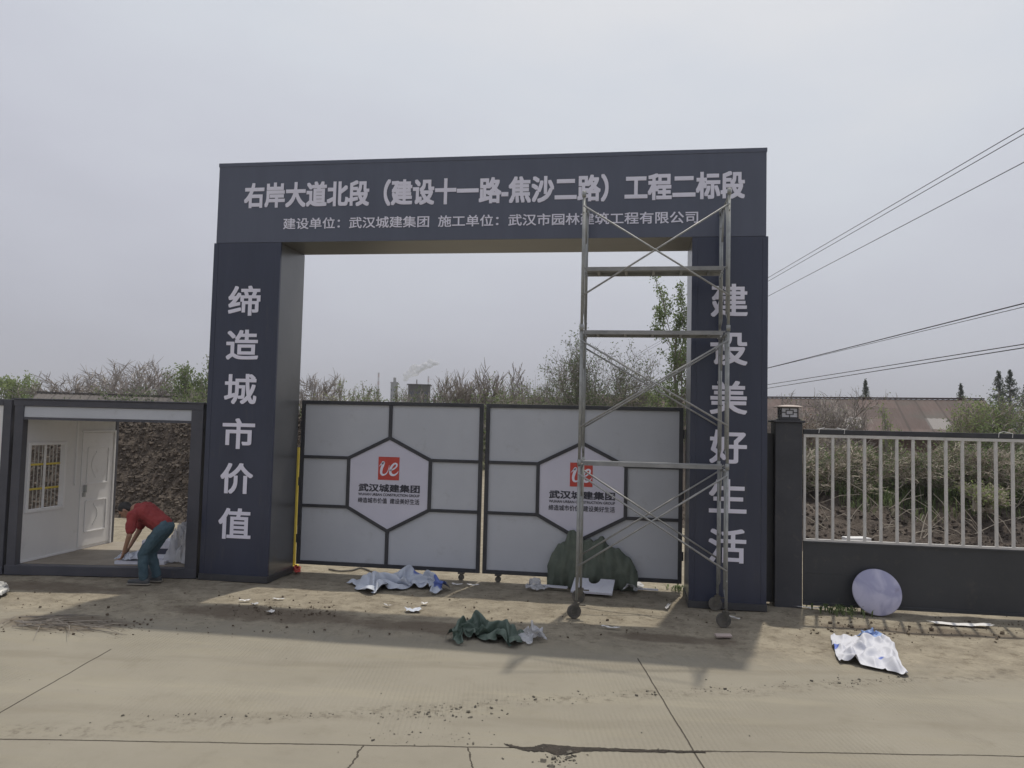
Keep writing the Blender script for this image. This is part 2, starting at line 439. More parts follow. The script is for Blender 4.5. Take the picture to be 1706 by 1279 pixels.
    gm = mth(nt, 'MULTIPLY', mth(nt, 'SUBTRACT', 1.0, ramp(nt, g, 0.02, 0.24)), ramp(nt, noi(nt, tc, 9.0, 6.0, 0.75), 0.47, 0.66))
    col = mixc(nt, mth(nt, 'MULTIPLY', gm, 0.75), col, (0.13, 0.112, 0.088))
    # slab joints: dark gaps, wider where the edge has broken away
    w1 = mth(nt, 'MULTIPLY', mth(nt, 'SUBTRACT', noi(nt, tc, 2.0, 5.0, 0.7), 0.5), 0.10)
    brk = mth(nt, 'MULTIPLY', ramp(nt, A, 4.7, 5.3), mth(nt, 'SUBTRACT', 1.0, ramp(nt, A, 6.0, 6.9)))
    d1 = mth(nt, 'ABSOLUTE', mth(nt, 'ADD', mth(nt, 'ADD', B, 6.135), mth(nt, 'MULTIPLY', w1, mth(nt, 'MULTIPLY_ADD', brk, 1.2, 0.45))))
    wd = mth(nt, 'MULTIPLY_ADD', brk, 0.004, 0.010)
    j1 = mth(nt, 'LESS_THAN', d1, wd)
    w2 = mth(nt, 'MULTIPLY', w1, 0.30)
    j2 = mth(nt, 'MULTIPLY', mth(nt, 'LESS_THAN', mth(nt, 'ABSOLUTE', mth(nt, 'ADD', mth(nt, 'SUBTRACT', A, 0.50), w2)), 0.0075), mth(nt, 'LESS_THAN', B, -3.75))
    j3 = mth(nt, 'MULTIPLY', mth(nt, 'LESS_THAN', mth(nt, 'ABSOLUTE', mth(nt, 'ADD', mth(nt, 'SUBTRACT', A, 6.22), w2)), 0.007), mth(nt, 'LESS_THAN', B, -3.7))
    below = mth(nt, 'LESS_THAN', B, -6.14)
    w3 = mth(nt, 'MULTIPLY', w1, 1.6)
    c1 = mth(nt, 'MULTIPLY', mth(nt, 'LESS_THAN', mth(nt, 'ABSOLUTE', mth(nt, 'ADD', mth(nt, 'SUBTRACT', A, mth(nt, 'MULTIPLY_ADD', B, 0.12, 4.38)), w3)), 0.007), below)
    c2 = mth(nt, 'MULTIPLY', mth(nt, 'LESS_THAN', mth(nt, 'ABSOLUTE', mth(nt, 'ADD', mth(nt, 'SUBTRACT', A, mth(nt, 'MULTIPLY_ADD', B, -0.1, 3.85)), w3)), 0.006), below)
    J = j1
    for q in (j2, j3, c1, c2): J = mth(nt, 'MAXIMUM', J, q)
    col = mixc(nt, mth(nt, 'MULTIPLY', J, 0.88), col, (0.040, 0.033, 0.026))
    # far field: weedy earth
    dv = N(nt, 'ShaderNodeVectorMath', operation='LENGTH'); nt.links.new(tc, dv.inputs[0])
    far = ramp(nt, dv.outputs['Value'], 26.0, 40.0)
    col = mixc(nt, far, col, (0.085, 0.090, 0.045))
    nt.links.new(col, b.inputs['Base Color'])
    b.inputs['Roughness'].default_value = 0.92
    b.inputs['Specular IOR Level'].default_value = 0.25
    # relief: broom grooves across the slab, clods in the dirt, sunk joints
    gro = mth(nt, 'SINE', mth(nt, 'MULTIPLY', A, 2 * PI / 0.045))
    gpatch = ramp(nt, noi(nt, tc, 0.8, 3.0), 0.42, 0.62)
    h = mth(nt, 'MULTIPLY', mth(nt, 'MULTIPLY', gro, gpatch), mth(nt, 'MULTIPLY', mth(nt, 'SUBTRACT', 1.0, dm), 0.22))
    h = mth(nt, 'ADD', h, mth(nt, 'MULTIPLY', fine, 0.30))
    h = mth(nt, 'ADD', h, mth(nt, 'MULTIPLY', mth(nt, 'MULTIPLY', noi(nt, tc, 11.0, 7.0, 0.7), dm), 2.2))
    h = mth(nt, 'SUBTRACT', h, mth(nt, 'MULTIPLY', J, 2.0))
    bump(nt, b, h, 0.8, 0.012)
    return m

def axis_steps(lo, hi, fine, far):
    a = []; p = lo
    while p < hi: a.append(p); p += fine
    a.append(hi)
    pos = hi; st = fine
    right = []
    while pos < far: st *= 1.6; pos += st; right.append(min(pos, far))
    pos = lo; st = fine; left = []
    while pos > -far: st *= 1.6; pos -= st; left.append(max(pos, -far))
    return sorted(set(left)) + a + right

def ground_height(x, y):
    if -4.2 < y < 0.9 and -8 < x < 18:
        w = min(1.0, max(0.0, (y + 3.0) / 0.9))
        nb = noise.fractal(Vector((x * 1.3, y * 1.6, 3.1)), 0.9, 2.0, 5) * 0.018
        nb -= 0.012 * max(0, 1 - abs(y + 2.45) / 0.5)
        return w * min(0.02, nb - 0.008) if y < 0.6 else w * min(0.0, nb - 0.02)
    return 0.0

def build_ground():
    xs = axis_steps(-7.0, 15.0, 0.11, 3000.0); ys = axis_steps(-7.0, 3.0, 0.09, 3000.0)
    mb = MB()
    for y in ys:
        for x in xs:
            mb.v.append((x, y, ground_height(x, y)))
    n = len(xs)
    for j in range(len(ys) - 1):
        for i in range(n - 1):
            mb.f.append((j * n + i, j * n + i + 1, (j + 1) * n + i + 1, (j + 1) * n + i))
    o = mb.build('ground', ground_material(), smooth=True, clean=False)
    tag(o, kind='structure')
build_ground()

# earth banks behind the cabin and behind the fence
def terrain(name, x0, x1, y0, y1, nx, ny, hf, m):
    mb = MB()
    for j in range(ny + 1):
        for i in range(nx + 1):
            x = x0 + (x1 - x0) * i / nx; y = y0 + (y1 - y0) * j / ny
            mb.v.append((x, y, hf(x, y)))
    for j in range(ny):
        for i in range(nx):
            a = j * (nx + 1) + i
            mb.f.append((a, a + 1, a + nx + 2, a + nx + 1))
    o = mb.build(name, m, smooth=False, clean=False)
    return tag(o, kind='structure')

def sstep(a, b, x):
    t = max(0.0, min(1.0, (x - a) / (b - a))); return t * t * (3 - 2 * t)

def mound_h(x, y):
    r = sstep(5.7, 9.0, y + 0.25 * math.sin(x * 1.3)) * (1 - sstep(11.5, 15, y)) * (1 - sstep(-1.8, 0.2, x)) * sstep(-19, -15, x)
    h = 2.55 * r + r * 0.38 * noise.fractal(Vector((x * 1.1, y * 1.1, 0)), 0.8, 2.0, 6)
    return h - 0.12 + 0.08 * r
terrain('earth_mound', -20, 1.0, 5.2, 15.5, 150, 80, mound_h, MT['soil_brown'])

def bank_h(x, y):
    r = sstep(5.5, 13.0, y + 0.4 * math.sin(x * 0.8)) * sstep(7.6, 9.4, x)
    f = (1 - sstep(20, 26, y)) * (1 - sstep(30, 36, x))
    return (1.45 * r + 0.20 * sstep(5.2, 6.5, y) * noise.fractal(Vector((x * 1.2, y * 1.2, 4)), 0.8, 2.0, 6)) * f * sstep(5.0, 6.0, y) * sstep(7.4, 8.6, x) - 0.06
terrain('earth_bank', 7, 37, 4.8, 27, 180, 110, bank_h, MT['soil_red'])

def chunk(mb, c, s, rng):
    b = len(mb.v)
    ax = [Vector((rng.uniform(-1, 1), rng.uniform(-1, 1), rng.uniform(-1, 1))).normalized() for _ in range(2)]
    q = ax[0].to_track_quat('Z', 'Y').to_matrix()
    for z in (-1, 1):
        for y in (-1, 1):
            for x in (-1, 1):
                p = Vector((x * rng.uniform(0.6, 1.2), y * rng.uniform(0.4, 0.9), z * rng.uniform(0.25, 0.6))) * s
                mb.v.append(tuple(Vector(c) + q @ p))
    for f in [(0, 2, 3, 1), (4, 5, 7, 6), (0, 1, 5, 4), (2, 6, 7, 3), (0, 4, 6, 2), (1, 3, 7, 5)]:
        mb.f.append(tuple(b + i for i in f))

rng = random.Random(5)
mb = MB()
for k in range(22000):
    x = rng.uniform(-11, -1.2); y = rng.uniform(5.9, 12.5)
    h = mound_h(x, y)
    if h < 0.05: continue
    chunk(mb, (x, y, h + 0.01), rng.choice((0.012, 0.015, 0.02, 0.025, 0.03, 0.04, 0.06)) * rng.uniform(0.7, 1.3), rng)
tag(mb.build('rubble', MT['rubble'], clean=False), kind='stuff')
mb = MB()
for k in range(5000):
    x = rng.uniform(8, 22); y = rng.uniform(5.4, 12)
    chunk(mb, (x, y, bank_h(x, y) + 0.01), rng.choice((0.012, 0.02, 0.03, 0.045)) * rng.uniform(0.7, 1.3), rng)
tag(mb.build('soil_clods', MT['soil_red'], clean=False), kind='stuff')

# ------------------------------------------------------------------ lettering
def lettering(body, x0, x1, z0, z1, y, name, m, parent, bold=0.018, depth=0.006):
    """raised lettering; the strokes are thickened by overlapping copies, each a hair lower than the last"""
    cu = bpy.data.curves.new(name, 'FONT')
    cu.body = body; cu.size = 1.0; cu.extrude = 0.0; cu.resolution_u = 4
    t = bpy.data.objects.new(name, cu); COL.objects.link(t)
    bpy.context.view_layer.update()
    dg = bpy.context.evaluated_depsgraph_get()
    me = bpy.data.meshes.new_from_object(t.evaluated_get(dg))
    bpy.data.objects.remove(t); bpy.data.curves.remove(cu)
    pts = [(v.co.x, v.co.y) for v in me.vertices]; faces = [tuple(p.vertices) for p in me.polygons]
    bpy.data.meshes.remove(me)
    ax, bx = min(p[0] for p in pts) - bold, max(p[0] for p in pts) + bold
    ay, by = min(p[1] for p in pts) - bold, max(p[1] for p in pts) + bold
    mb = MB()
    for i, (dx, dy) in enumerate(((0, 0), (1, 0), (-1, 0), (0, 1), (0, -1), (1, 1), (-1, 1), (1, -1), (-1, -1))):
        vs = [(x0 + (p[0] + dx * bold - ax) / (bx - ax) * (x1 - x0), y - depth + 0.0003 * i, z0 + (p[1] + dy * bold - ay) / (by - ay) * (z1 - z0)) for p in pts]
        mb.add(vs, faces)
    return mb.build(name, m, parent, clean=False)

# ------------------------------------------------------------------ the gateway
GW, GH, GT, GD = 8.561, 5.335, 6.632, 0.93
LW, RW = 1.128, 1.062
gate = thing('gateway_arch', 'huge dark navy site gateway with white lettering on header and both pillars', 'gateway')
def pillar(x0, x1, text, tx0, tx1):
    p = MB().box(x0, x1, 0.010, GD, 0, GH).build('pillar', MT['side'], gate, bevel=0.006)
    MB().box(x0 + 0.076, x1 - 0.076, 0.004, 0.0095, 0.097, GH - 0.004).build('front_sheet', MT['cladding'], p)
    mb = MB()
    mb.box(x0 - 0.004, x0 + 0.075, 0.0, 0.05, 0.10, GH - 0.004)
    mb.box(x1 - 0.075, x1 + 0.004, 0.0, 0.05, 0.10, GH - 0.004)
    mb.build('edge_trim', MT['cladding'], p, bevel=0.003)
    mb = MB()
    mb.box(x0 - 0.012, x1 + 0.012, -0.012, GD + 0.012, 0.0, 0.095)
    mb.build('plinth', MT['trim'], p, bevel=0.004)
    for i, ch in enumerate(text):
        z1 = 4.64 - 0.702 * i
        lettering(ch, tx0, tx1, z1 - 0.48, z1, 0.002, 'lettering', MT['letter'], p, 0.020, 0.010)
    return p
pillar(0.0, LW, '缔造城市价值', 0.285, 0.83)
pillar(GW - RW, GW, '建设美好生活', 7.765, 8.285)
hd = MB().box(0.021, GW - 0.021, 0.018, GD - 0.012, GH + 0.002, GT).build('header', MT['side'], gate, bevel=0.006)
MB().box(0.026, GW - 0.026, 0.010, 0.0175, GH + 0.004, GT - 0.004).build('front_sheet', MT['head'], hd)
mb = MB(); mb.box(0.015, GW - 0.015, 0.004, 0.06, GT - 0.058, GT + 0.004)
mb.build('top_trim', MT['head'], hd, bevel=0.003)
lettering('右岸大道北段（建设十一路-焦沙二路）工程二标段', 0.475, 8.235, 5.885, 6.305, 0.009, 'title_lettering', MT['letter'], hd, 0.034, 0.010)
lettering('建设单位：武汉城建集团  施工单位：武汉市园林建筑工程有限公司', 1.155, 7.575, 5.54, 5.72, 0.009, 'subtitle_lettering', MT['letter'], hd, 0.014, 0.010)

# ------------------------------------------------------------------ gate leaves
def stroke(mb, pts, y):
    """flat brush stroke: list of (x, z, width)"""
    n = len(pts); vs = []; fs = []
    for i, (x, z, w) in enumerate(pts):
        a = pts[max(i - 1, 0)]; c = pts[min(i + 1, n - 1)]
        t = Vector((c[0] - a[0], c[1] - a[1])).normalized()
        vs.append((x - t.y * w / 2, y, z + t.x * w / 2)); vs.append((x + t.y * w / 2, y, z - t.x * w / 2))
    for i in range(n - 1):
        fs.append((2 * i, 2 * i + 1, 2 * i + 3, 2 * i + 2))
    mb.add(vs, fs)

def spline(pts, n=6):
    out = []
    for i in range(len(pts) - 1):
        p0 = pts[max(i - 1, 0)]; p1 = pts[i]; p2 = pts[i + 1]; p3 = pts[min(i + 2, len(pts) - 1)]
        for k in range(n):
            t = k / n
            out.append(tuple(0.5 * ((2 * b) + (-a + c) * t + (2 * a - 5 * b + 4 * c - d) * t * t + (-a + 3 * b - 3 * c + d) * t ** 3) for a, b, c, d in zip(p0, p1, p2, p3)))
    out.append(pts[-1])
    return out

def gate_leaf(x0, x1, hinge_left, label):
    root = thing('gate_leaf', label, 'gate', (x0, 1.03, 0.0), 0, 'gate leaves of the gateway')
    W = x1 - x0; b, t = 0.13, 2.87; w = 0.062; cx = W / 2 - 0.005
    zt, zb = 2.27, 0.735; zu, zl = 1.92, 1.105; hx = 0.70
    L, Rr = w / 2, W - w / 2
    f = MB()
    f.box(0, w, -0.03, 0.03, b, t); f.box(W - w, W, -0.03, 0.03, b, t)
    f.box(w, W - w, -0.03, 0.03, t - w, t); f.box(w, W - w, -0.03, 0.03, b, b + w)
    hexp = [(cx, zt), (cx + hx, zu), (cx + hx, zl), (cx, zb), (cx - hx, zl), (cx - hx, zu)]
    for i in range(6):
        p, q = hexp[i], hexp[(i + 1) % 6]
        f.bar((p[0], 0, p[1]), (q[0], 0, q[1]), 0.056, 0.052 + 0.002 * (i % 3))
    f.bar((cx, 0, zt), (cx, 0, t - w), 0.055, 0.050); f.bar((cx, 0, zb), (cx, 0, b + w), 0.055, 0.050)
    for z in (zu, zl):
        f.bar((w, 0, z), (cx - hx, 0, z), 0.050, 0.048); f.bar((cx + hx, 0, z), (W - w, 0, z), 0.050, 0.048)
    f.build('frame', MT['steel_dark'], root, bevel=0.004)
    MB().box(w * 0.4, W - w * 0.4, 0.004, 0.010, b + w * 0.4, t - w * 0.4).build('sheet', MT['leaf_sheet'], root)
    plate = MB().prism([(cx + (x - cx) * 0.975, 1.5 + (z - 1.5) * 0.975) for x, z in hexp], -0.010, 0.000).build('hexagon_plate', MT['hex_sheet'], root)
    y = -0.012
    ex0, ex1, ez0, ez1 = cx - 0.185, cx + 0.175, 1.575, 1.955
    MB().box(ex0, ex1, y - 0.003, y + 0.001, ez0, ez1).build('emblem', MT['red'], plate)
    def E(a): return [(ex0 + (ex1 - ex0) * px / 100, ez1 - (ez1 - ez0) * py / 100, (ex1 - ex0) * pw / 100) for px, py, pw in a]
    m2 = MB()
    stroke(m2, spline(E([(4, 42, 1.5), (13, 33, 5), (24, 24, 13), (22, 36, 13), (16, 54, 12), (15, 70, 11), (22, 78, 9), (34, 76, 6), (44, 66, 4), (50, 50, 2.5), (53, 36, 1.5)])), y - 0.006)
    stroke(m2, spline(E([(55, 58, 4), (70, 54, 6), (86, 42, 7), (88, 31, 8), (78, 28, 8), (65, 40, 10), (58, 58, 12), (62, 74, 12), (76, 78, 9), (90, 70, 5), (97, 60, 1.5)])), y - 0.0075)
    m2.build('emblem_strokes', MT['letter'], plate, clean=False)
    lettering('武汉城建集团', cx - 0.515, cx + 0.535, 1.375, 1.505, y, 'name_lettering', MT['ink'], plate, 0.030, 0.004)
    lettering('WUHAN URBAN CONSTRUCTION GROUP', cx - 0.515, cx + 0.535, 1.308, 1.352, y, 'name_lettering', MT['ink'], plate, 0.018, 0.004)
    lettering('缔造城市价值  建设美好生活', cx - 0.520, cx + 0.535, 1.185, 1.275, y, 'slogan_lettering', MT['ink'], plate, 0.014, 0.004)
    # caster at the free end
    wx = W - 0.30 if hinge_left else 0.26
    cst = MB()
    cst.box(wx - 0.05, wx + 0.05, -0.05, 0.05, 0.105, 0.129)
    for s in (-1, 1): cst.box(wx - 0.02, wx + 0.02, s * 0.032 - 0.004, s * 0.032 + 0.004, 0.03, 0.105)
    c = cst.build('caster', MT['cast'], root)
    MB().cyl((wx, 0, 0.048), (0, 1, 0), 0.048, 0.04).build('wheel', MT['rubber'], c)
    hxp = -0.012 if hinge_left else W + 0.012
    for z in (0.55, 1.5, 2.45):
        MB().cyl((hxp, 0.0, z), (0, 0, 1), 0.014, 0.14, 10).build('hinge', MT['steel_dark'], root)
    return root
gate_leaf(1.145, 4.272, True, 'grey gate leaf beside the left pillar, its red emblem fully visible')
gate_leaf(4.318, 7.47, False, 'grey gate leaf partly hidden behind the scaffold tower and green net')

q = at(493.5, 835, 1.0) - CAM
q = CAM + q * ((1.45 - CAM.y) / q.y)
yp = MB().tube([(0, 0, 0), (0, 0, 2.05)], 0.03, 10).cyl((0, 0, 0.01), (0, 0, 1), 0.09, 0.02, 16).build('yellow_post', MT['yellow'], smooth=False)
yp.location = (q.x, q.y, 0)
tag(yp, 'thin yellow post glimpsed in the gap between left pillar and gate leaf', 'post')

# ------------------------------------------------------------------ scaffold tower
SC = thing('scaffold_tower', 'three tier galvanised scaffold tower on wheels before the right pillar', 'scaffold', (5.97, -1.04, 0))
SL, SDp = 1.915, 0.94
ZB = (0.24, 2.05, 3.87); FH = 1.80
def end_frame(x, zb, top):
    f = MB(); r = 0.0195
    for y in (0, SDp):
        f.tube([(x, y, zb), (x, y, zb + FH)], r, 10)
        f.tube([(x, y, zb + FH - 0.03), (x, y, zb + FH + 0.05)], 0.0275, 10)
    f.tube([(x, 0, zb + FH - 0.05), (x, SDp, zb + FH - 0.05)], 0.020, 8)
    f.tube([(x, 0, zb + FH * 0.46), (x, 0.24, zb + FH * 0.46)], 0.013, 6)
    f.tube([(x, SDp, zb + FH * 0.46), (x, SDp - 0.24, zb + FH * 0.46)], 0.013, 6)
    for y in (0.20, SDp - 0.20):
        s = 1 if y < 0.4 else -1
        f.tube([(x, y - s * 0.005, zb + 0.20), (x, y, zb + FH - 0.05)], 0.015, 8)
        f.tube([(x, y, zb + 0.20), (x, y - s * 0.2, zb + 0.10)], 0.015, 6)
        f.tube([(x, y, zb + FH - 0.5), (x, y + s * 0.16, zb + FH - 0.05)], 0.012, 6)
    for y in (0, SDp):
        for z in (0.35, 1.55):
            f.cyl((x, y - 0.03, zb + z), (0, 1, 0), 0.009, 0.06, 6)
    return f.build('end_frame', MT['galv'], SC, smooth=True)
for ti, zb in enumerate(ZB):
    for x in (0, SL):
        end_frame(x, zb, ti == 2)
def x_brace(y, z0, z1, z2, z3):
    f = MB()
    f.tube([(0, y, z1), (SL, y, z2)], 0.0125, 8)
    f.tube([(0, y + 0.026, z0), (SL, y + 0.026, z3)], 0.0125, 8)
    f.cyl((SL / 2, y + 0.013, (z0 + z3) / 2), (0, 1, 0), 0.013, 0.075, 6)
    f.build('cross_brace', MT['galv_b'], SC, smooth=True)
for y in (-0.045, SDp + 0.02):
    x_brace(y, 0.68, 1.90, 0.72, 1.94)
    x_brace(y, 2.52, 3.68, 2.58, 3.70)
x_brace(-0.045, 4.29, 5.51, 4.29, 5.51)
def catwalk(z, y0, y1):
    f = MB()
    f.box(0.03, SL - 0.03, y0, y1, z - 0.012, z)
    for y in (y0, y1 - 0.03):
        f.box(0.03, SL - 0.03, y, y + 0.03, z - 0.055, z - 0.0125)
    for k in range(5):
        x = 0.2 + k * (SL - 0.4) / 4
        f.box(x - 0.02, x + 0.02, y0 + 0.031, y1 - 0.031, z - 0.05, z - 0.013)
    for x in (0, SL):
        for y in (y0 + 0.05, y1 - 0.05):
            f.tube([(x + (0.04 if x == 0 else -0.04), y, z - 0.02), (x, y, z + 0.0), (x, y, z - 0.03)], 0.012, 6)
    f.build('catwalk', MT['plank'], SC, bevel=0.003)
catwalk(2.055, 0.28, 0.66); catwalk(3.86, 0.28, 0.66); catwalk(4.74, 0.27, 0.68)
for x in (0, SL):
    for y in (0, SDp):
        sgn = -1
        c = MB()
        c.tube([(x, y, 0.20), (x, y, 0.32)], 0.017, 8)
        c.cyl((x, y, 0.20), (0, 0, 1), 0.042, 0.02, 12)
        for s in (-1, 1):
            c.add([(x - 0.045, y + s * 0.036, 0.195), (x + 0.045, y + s * 0.036, 0.195), (x - 0.03 + 0.025, y + s * 0.036, 0.07), (x - 0.055, y + s * 0.036, 0.07),
                   (x - 0.045, y + s * 0.042, 0.195), (x + 0.045, y + s * 0.042, 0.195), (x - 0.03 + 0.025, y + s * 0.042, 0.07), (x - 0.055, y + s * 0.042, 0.07)],
                  [(0, 1, 2, 3), (7, 6, 5, 4), (0, 4, 5, 1), (1, 5, 6, 2), (2, 6, 7, 3), (3, 7, 4, 0)])
        c.box(x + 0.02, x + 0.12, y - 0.02, y + 0.02, 0.175, 0.188)
        co = c.build('caster', MT['cast'], SC)
        MB().cyl((x - 0.03, y, 0.093), (0, 1, 0), 0.093, 0.05, 24).build('wheel', MT['rubber'], co, bevel=0.008)

# ------------------------------------------------------------------ pier, lantern, fence
pier = thing('fence_pier', 'dark square pier with flat cap between right pillar and white railing', 'pier', (8.93, 0.54, 0))
MB().box(-0.19, 0.19, -0.19, 0.19, 0, 2.66).build('shaft', MT['pier'], pier, bevel=0.005)
MB().box(-0.225, 0.225, -0.225, 0.225, 2.662, 2.695).build('cap', MT['pier'], pier, bevel=0.006)
MB().box(-0.36, -0.195, -0.02, 0.02, 0.03, 2.50).build('infill_sheet', MT['fence_base'], pier)
lan = thing('post_lantern', 'square white lattice lantern with curved roof on the dark pier', 'lantern', (8.95, 0.53, 2.697))
MB().box(-0.15, 0.15, -0.15, 0.15, 0, 0.022).build('base', MT['trim'], lan, bevel=0.004)
MB().box(-0.115, 0.115, -0.115, 0.115, 0.023, 0.188).build('glass', MT['lamp_white'], lan)
lt = MB()
for rz in (0, PI / 2, PI, 3 * PI / 2):
    m4 = Matrix.Rotation(rz, 4, 'Z')
    q = 0.118
    for (a, b, c, d) in ((-0.125, -0.108, 0.022, 0.19), (0.108, 0.125, 0.022, 0.19), (-0.108, 0.108, 0.022, 0.045), (-0.108, 0.108, 0.172, 0.19),
                         (-0.056, 0.056, 0.138, 0.149), (-0.056, 0.056, 0.078, 0.089), (-0.056, -0.044, 0.089, 0.138), (0.044, 0.056, 0.089, 0.138),
                         (-0.006, 0.006, 0.149, 0.172), (-0.006, 0.006, 0.045, 0.078), (-0.108, -0.056, 0.108, 0.119), (0.056, 0.108, 0.108, 0.119)):
        lt.box(a, b, -q - 0.008, -q + 0.004, c, d, m4)
lt.build('lattice', MT['trim'], lan)
rf = MB()
prof = [(0.175, 0.190), (0.178, 0.200), (0.13, 0.214), (0.06, 0.224), (0.0, 0.228)]
vs = []; fs = []
for r_, z_ in prof:
    for k in range(4):
        a = PI / 4 + k * PI / 2
        vs.append((r_ * 1.41 * math.cos(a), r_ * 1.41 * math.sin(a), z_))
for i in range(len(prof) - 1):
    for k in range(4):
        fs.append((i * 4 + k, i * 4 + (k + 1) % 4, (i + 1) * 4 + (k + 1) % 4, (i + 1) * 4 + k))
fs.append((0, 1, 2, 3))
rf.add(vs, fs); rf.build('roof', MT['lamp_roof'], lan)

fen = thing('railing_fence', 'white steel railing above a solid dark base sheet right of the pier', 'fence', (9.14, 0.40, 0))
FL = 6.2
MB().box(0, FL, -0.012, 0.012, 0.05, 0.93).build('base_sheet', MT['fence_base'], fen)
mb = MB(); mb.box(0, FL, -0.030, -0.013, 0.045, 0.09); mb.box(0, FL, -0.030, 0.03, 0.931, 0.955); mb.box(0.0, 0.75, -0.0165, -0.0125, 0.50, 0.508)
mb.build('base_rail', MT['fence_base'], fen, bevel=0.003)
MB().box(0, FL, -0.022, 0.022, 0.956, 0.990).build('bottom_rail', MT['fence_white'], fen, bevel=0.003)
MB().box(0, FL, -0.022, 0.022, 2.455, 2.498).build('top_rail', MT['fence_white'], fen, bevel=0.003)
MB().box(0, FL, -0.03, 0.03, 2.500, 2.572).build('hand_rail', MT['steel_dark'], fen, bevel=0.006)
MB().box(0.0, 0.035, -0.02, 0.02, 0.99, 2.455).build('end_post', MT['fence_white'], fen)
mb = MB()
for x_, s_ in ((0.21, 1), (0.56, -1), (2.62, 1), (2.80, -1)):
    mb.tube([(x_, -0.033, 2.515), (x_ + 0.005, -0.034, 2.575), (x_ + 0.03 * s_, 0, 2.582), (x_ + 0.09 * s_, 0.01, 2.60)], 0.005, 5)
mb.tube([(0.2, 0.0, 2.580), (0.6, 0.0, 2.583), (0.62, 0.0, 2.635)], 0.004, 5)
mb.build('tie_wire', MT['paper'], fen)
pk = None
for k in range(27):
    x_ = 0.190 + k * 0.2185
    if pk is None:
        pk = MB().box(-0.019, 0.019, -0.019, 0.019, 0.9905, 2.4545).build('picket', MT['fence_white'], fen, bevel=0.003)
        o = pk
    else:
        o = pk.copy(); COL.objects.link(o); o.parent = fen
    o.location = (x_, 0, 0)

# ------------------------------------------------------------------ site cabin on the left
cab_a = R(9.2)
cabin = thing('site_cabin', 'open fronted white site cabin with barred window, left of the gateway', 'cabin', (-0.075, 0.035, 0), cab_a)
# local: x runs from 0 (right post) to -3 (left post), y = into the cabin
CWd, CH, CDp = 3.0, 2.75, 2.50
SK = -0.145   # how the side walls lean out of square
def sk(x, y): return (x - SK * 0 + y * 0.143, y)
def post(x, y, w=0.15):
    px, py = sk(x, y)
    return MB().box(px - w, px, py, py + w, 0.14, CH).build('corner_post', MT['cabin_frame'], cabin, bevel=0.008)
post(0, 0, 0.19); post(-CWd + 0.16, 0, 0.14); post(-CWd + 0.12, CDp - 0.14, 0.12)
mb = MB(); mb.box(-CWd, 0, -0.005, 0.155, 0.0, 0.150)
mb.build('sill_beam', MT['cabin_frame'], cabin, bevel=0.008)
mb = MB(); mb.box(-CWd - 0.02, 0.01, -0.02, 0.13, CH + 0.001, CH + 0.022); mb.box(-CWd, 0, -0.006, 0.12, CH - 0.10, CH)
mb.build('roof_beam', MT['cabin_frame'], cabin, bevel=0.005)
MB().box(-CWd + 0.16, -0.13, 0.02, 0.10, CH - 0.275, CH - 0.103).build('fascia', MT['leaf_sheet'], cabin, bevel=0.004)
MB().box(-CWd + 0.16, -0.19, 0.012, 0.11, CH - 0.315, CH - 0.277).build('lintel', MT['cabin_frame'], cabin)
# roof sheet, rear beam, floor
def skew_box(mb, x0, x1, y0, y1, z0, z1):
    c = []
    for z in (z0, z1):
        for y in (y0, y1):
            for x in (x0, x1):
                c.append(Vector((x + y * 0.143, y, z)))
    mb.add(c, [(0, 2, 3, 1), (4, 5, 7, 6), (0, 1, 5, 4), (2, 6, 7, 3), (0, 4, 6, 2), (1, 3, 7, 5)])
mb = MB(); skew_box(mb, -CWd + 0.02, -0.02, 0.14, CDp + 0.06, CH - 0.06, CH - 0.01); mb.build('roof', MT['cabin_white'], cabin)
mb = MB(); skew_box(mb, -CWd + 0.14, -0.02, CDp - 0.11, CDp, CH - 0.30, CH - 0.062); mb.build('rear_beam', MT['cabin_frame'], cabin)
mb = MB(); skew_box(mb, -CWd + 0.02, -0.02, 0.157, CDp, 0.02, 0.155); mb.build('floor', MT['floor'], cabin)
mb = MB(); skew_box(mb, -0.12, -0.05, 0.2, CDp, 0.157, CH - 0.062); mb.build('wall', MT['cabin_wall'], cabin)
# left wall with window hole and door
wx0, wx1 = -CWd + 0.06, -CWd + 0.115
wy0, wy1, wz0, wz1 = 0.20, 1.07, 0.93, 2.07
dy0, dy1, dz0, dz1 = 1.46, 2.30, 0.20, 2.22
mb = MB()
Z0, Z1 = 0.157, CH - 0.062
skew_box(mb, wx0, wx1, 0.142, wy0, Z0, Z1); skew_box(mb, wx0, wx1, wy1, dy0, Z0, Z1)
skew_box(mb, wx0, wx1, wy0, wy1, Z0, wz0); skew_box(mb, wx0, wx1, wy0, wy1, wz1, Z1)
skew_box(mb, wx0, wx1, dy0, dy1, dz1, Z1); skew_box(mb, wx0, wx1, dy1, CDp - 0.15, Z0, Z1); skew_box(mb, wx0, wx1, dy0, dy1, Z0, dz0)
wl = mb.build('wall', MT['cabin_wall'], cabin)
mb = MB()
skew_box(mb, wx1 + 0.001, wx1 + 0.03, 0.15, dy0 - 0.06, 0.157, 0.185)
mb.build('skirting', MT['cabin_white'], cabin)
mb = MB(); skew_box(mb, wx1 + 0.001, wx1 + 0.022, dy0 - 0.16, dy0 - 0.125, 1.30, Z1); mb.build('conduit', MT['cabin_white'], cabin)
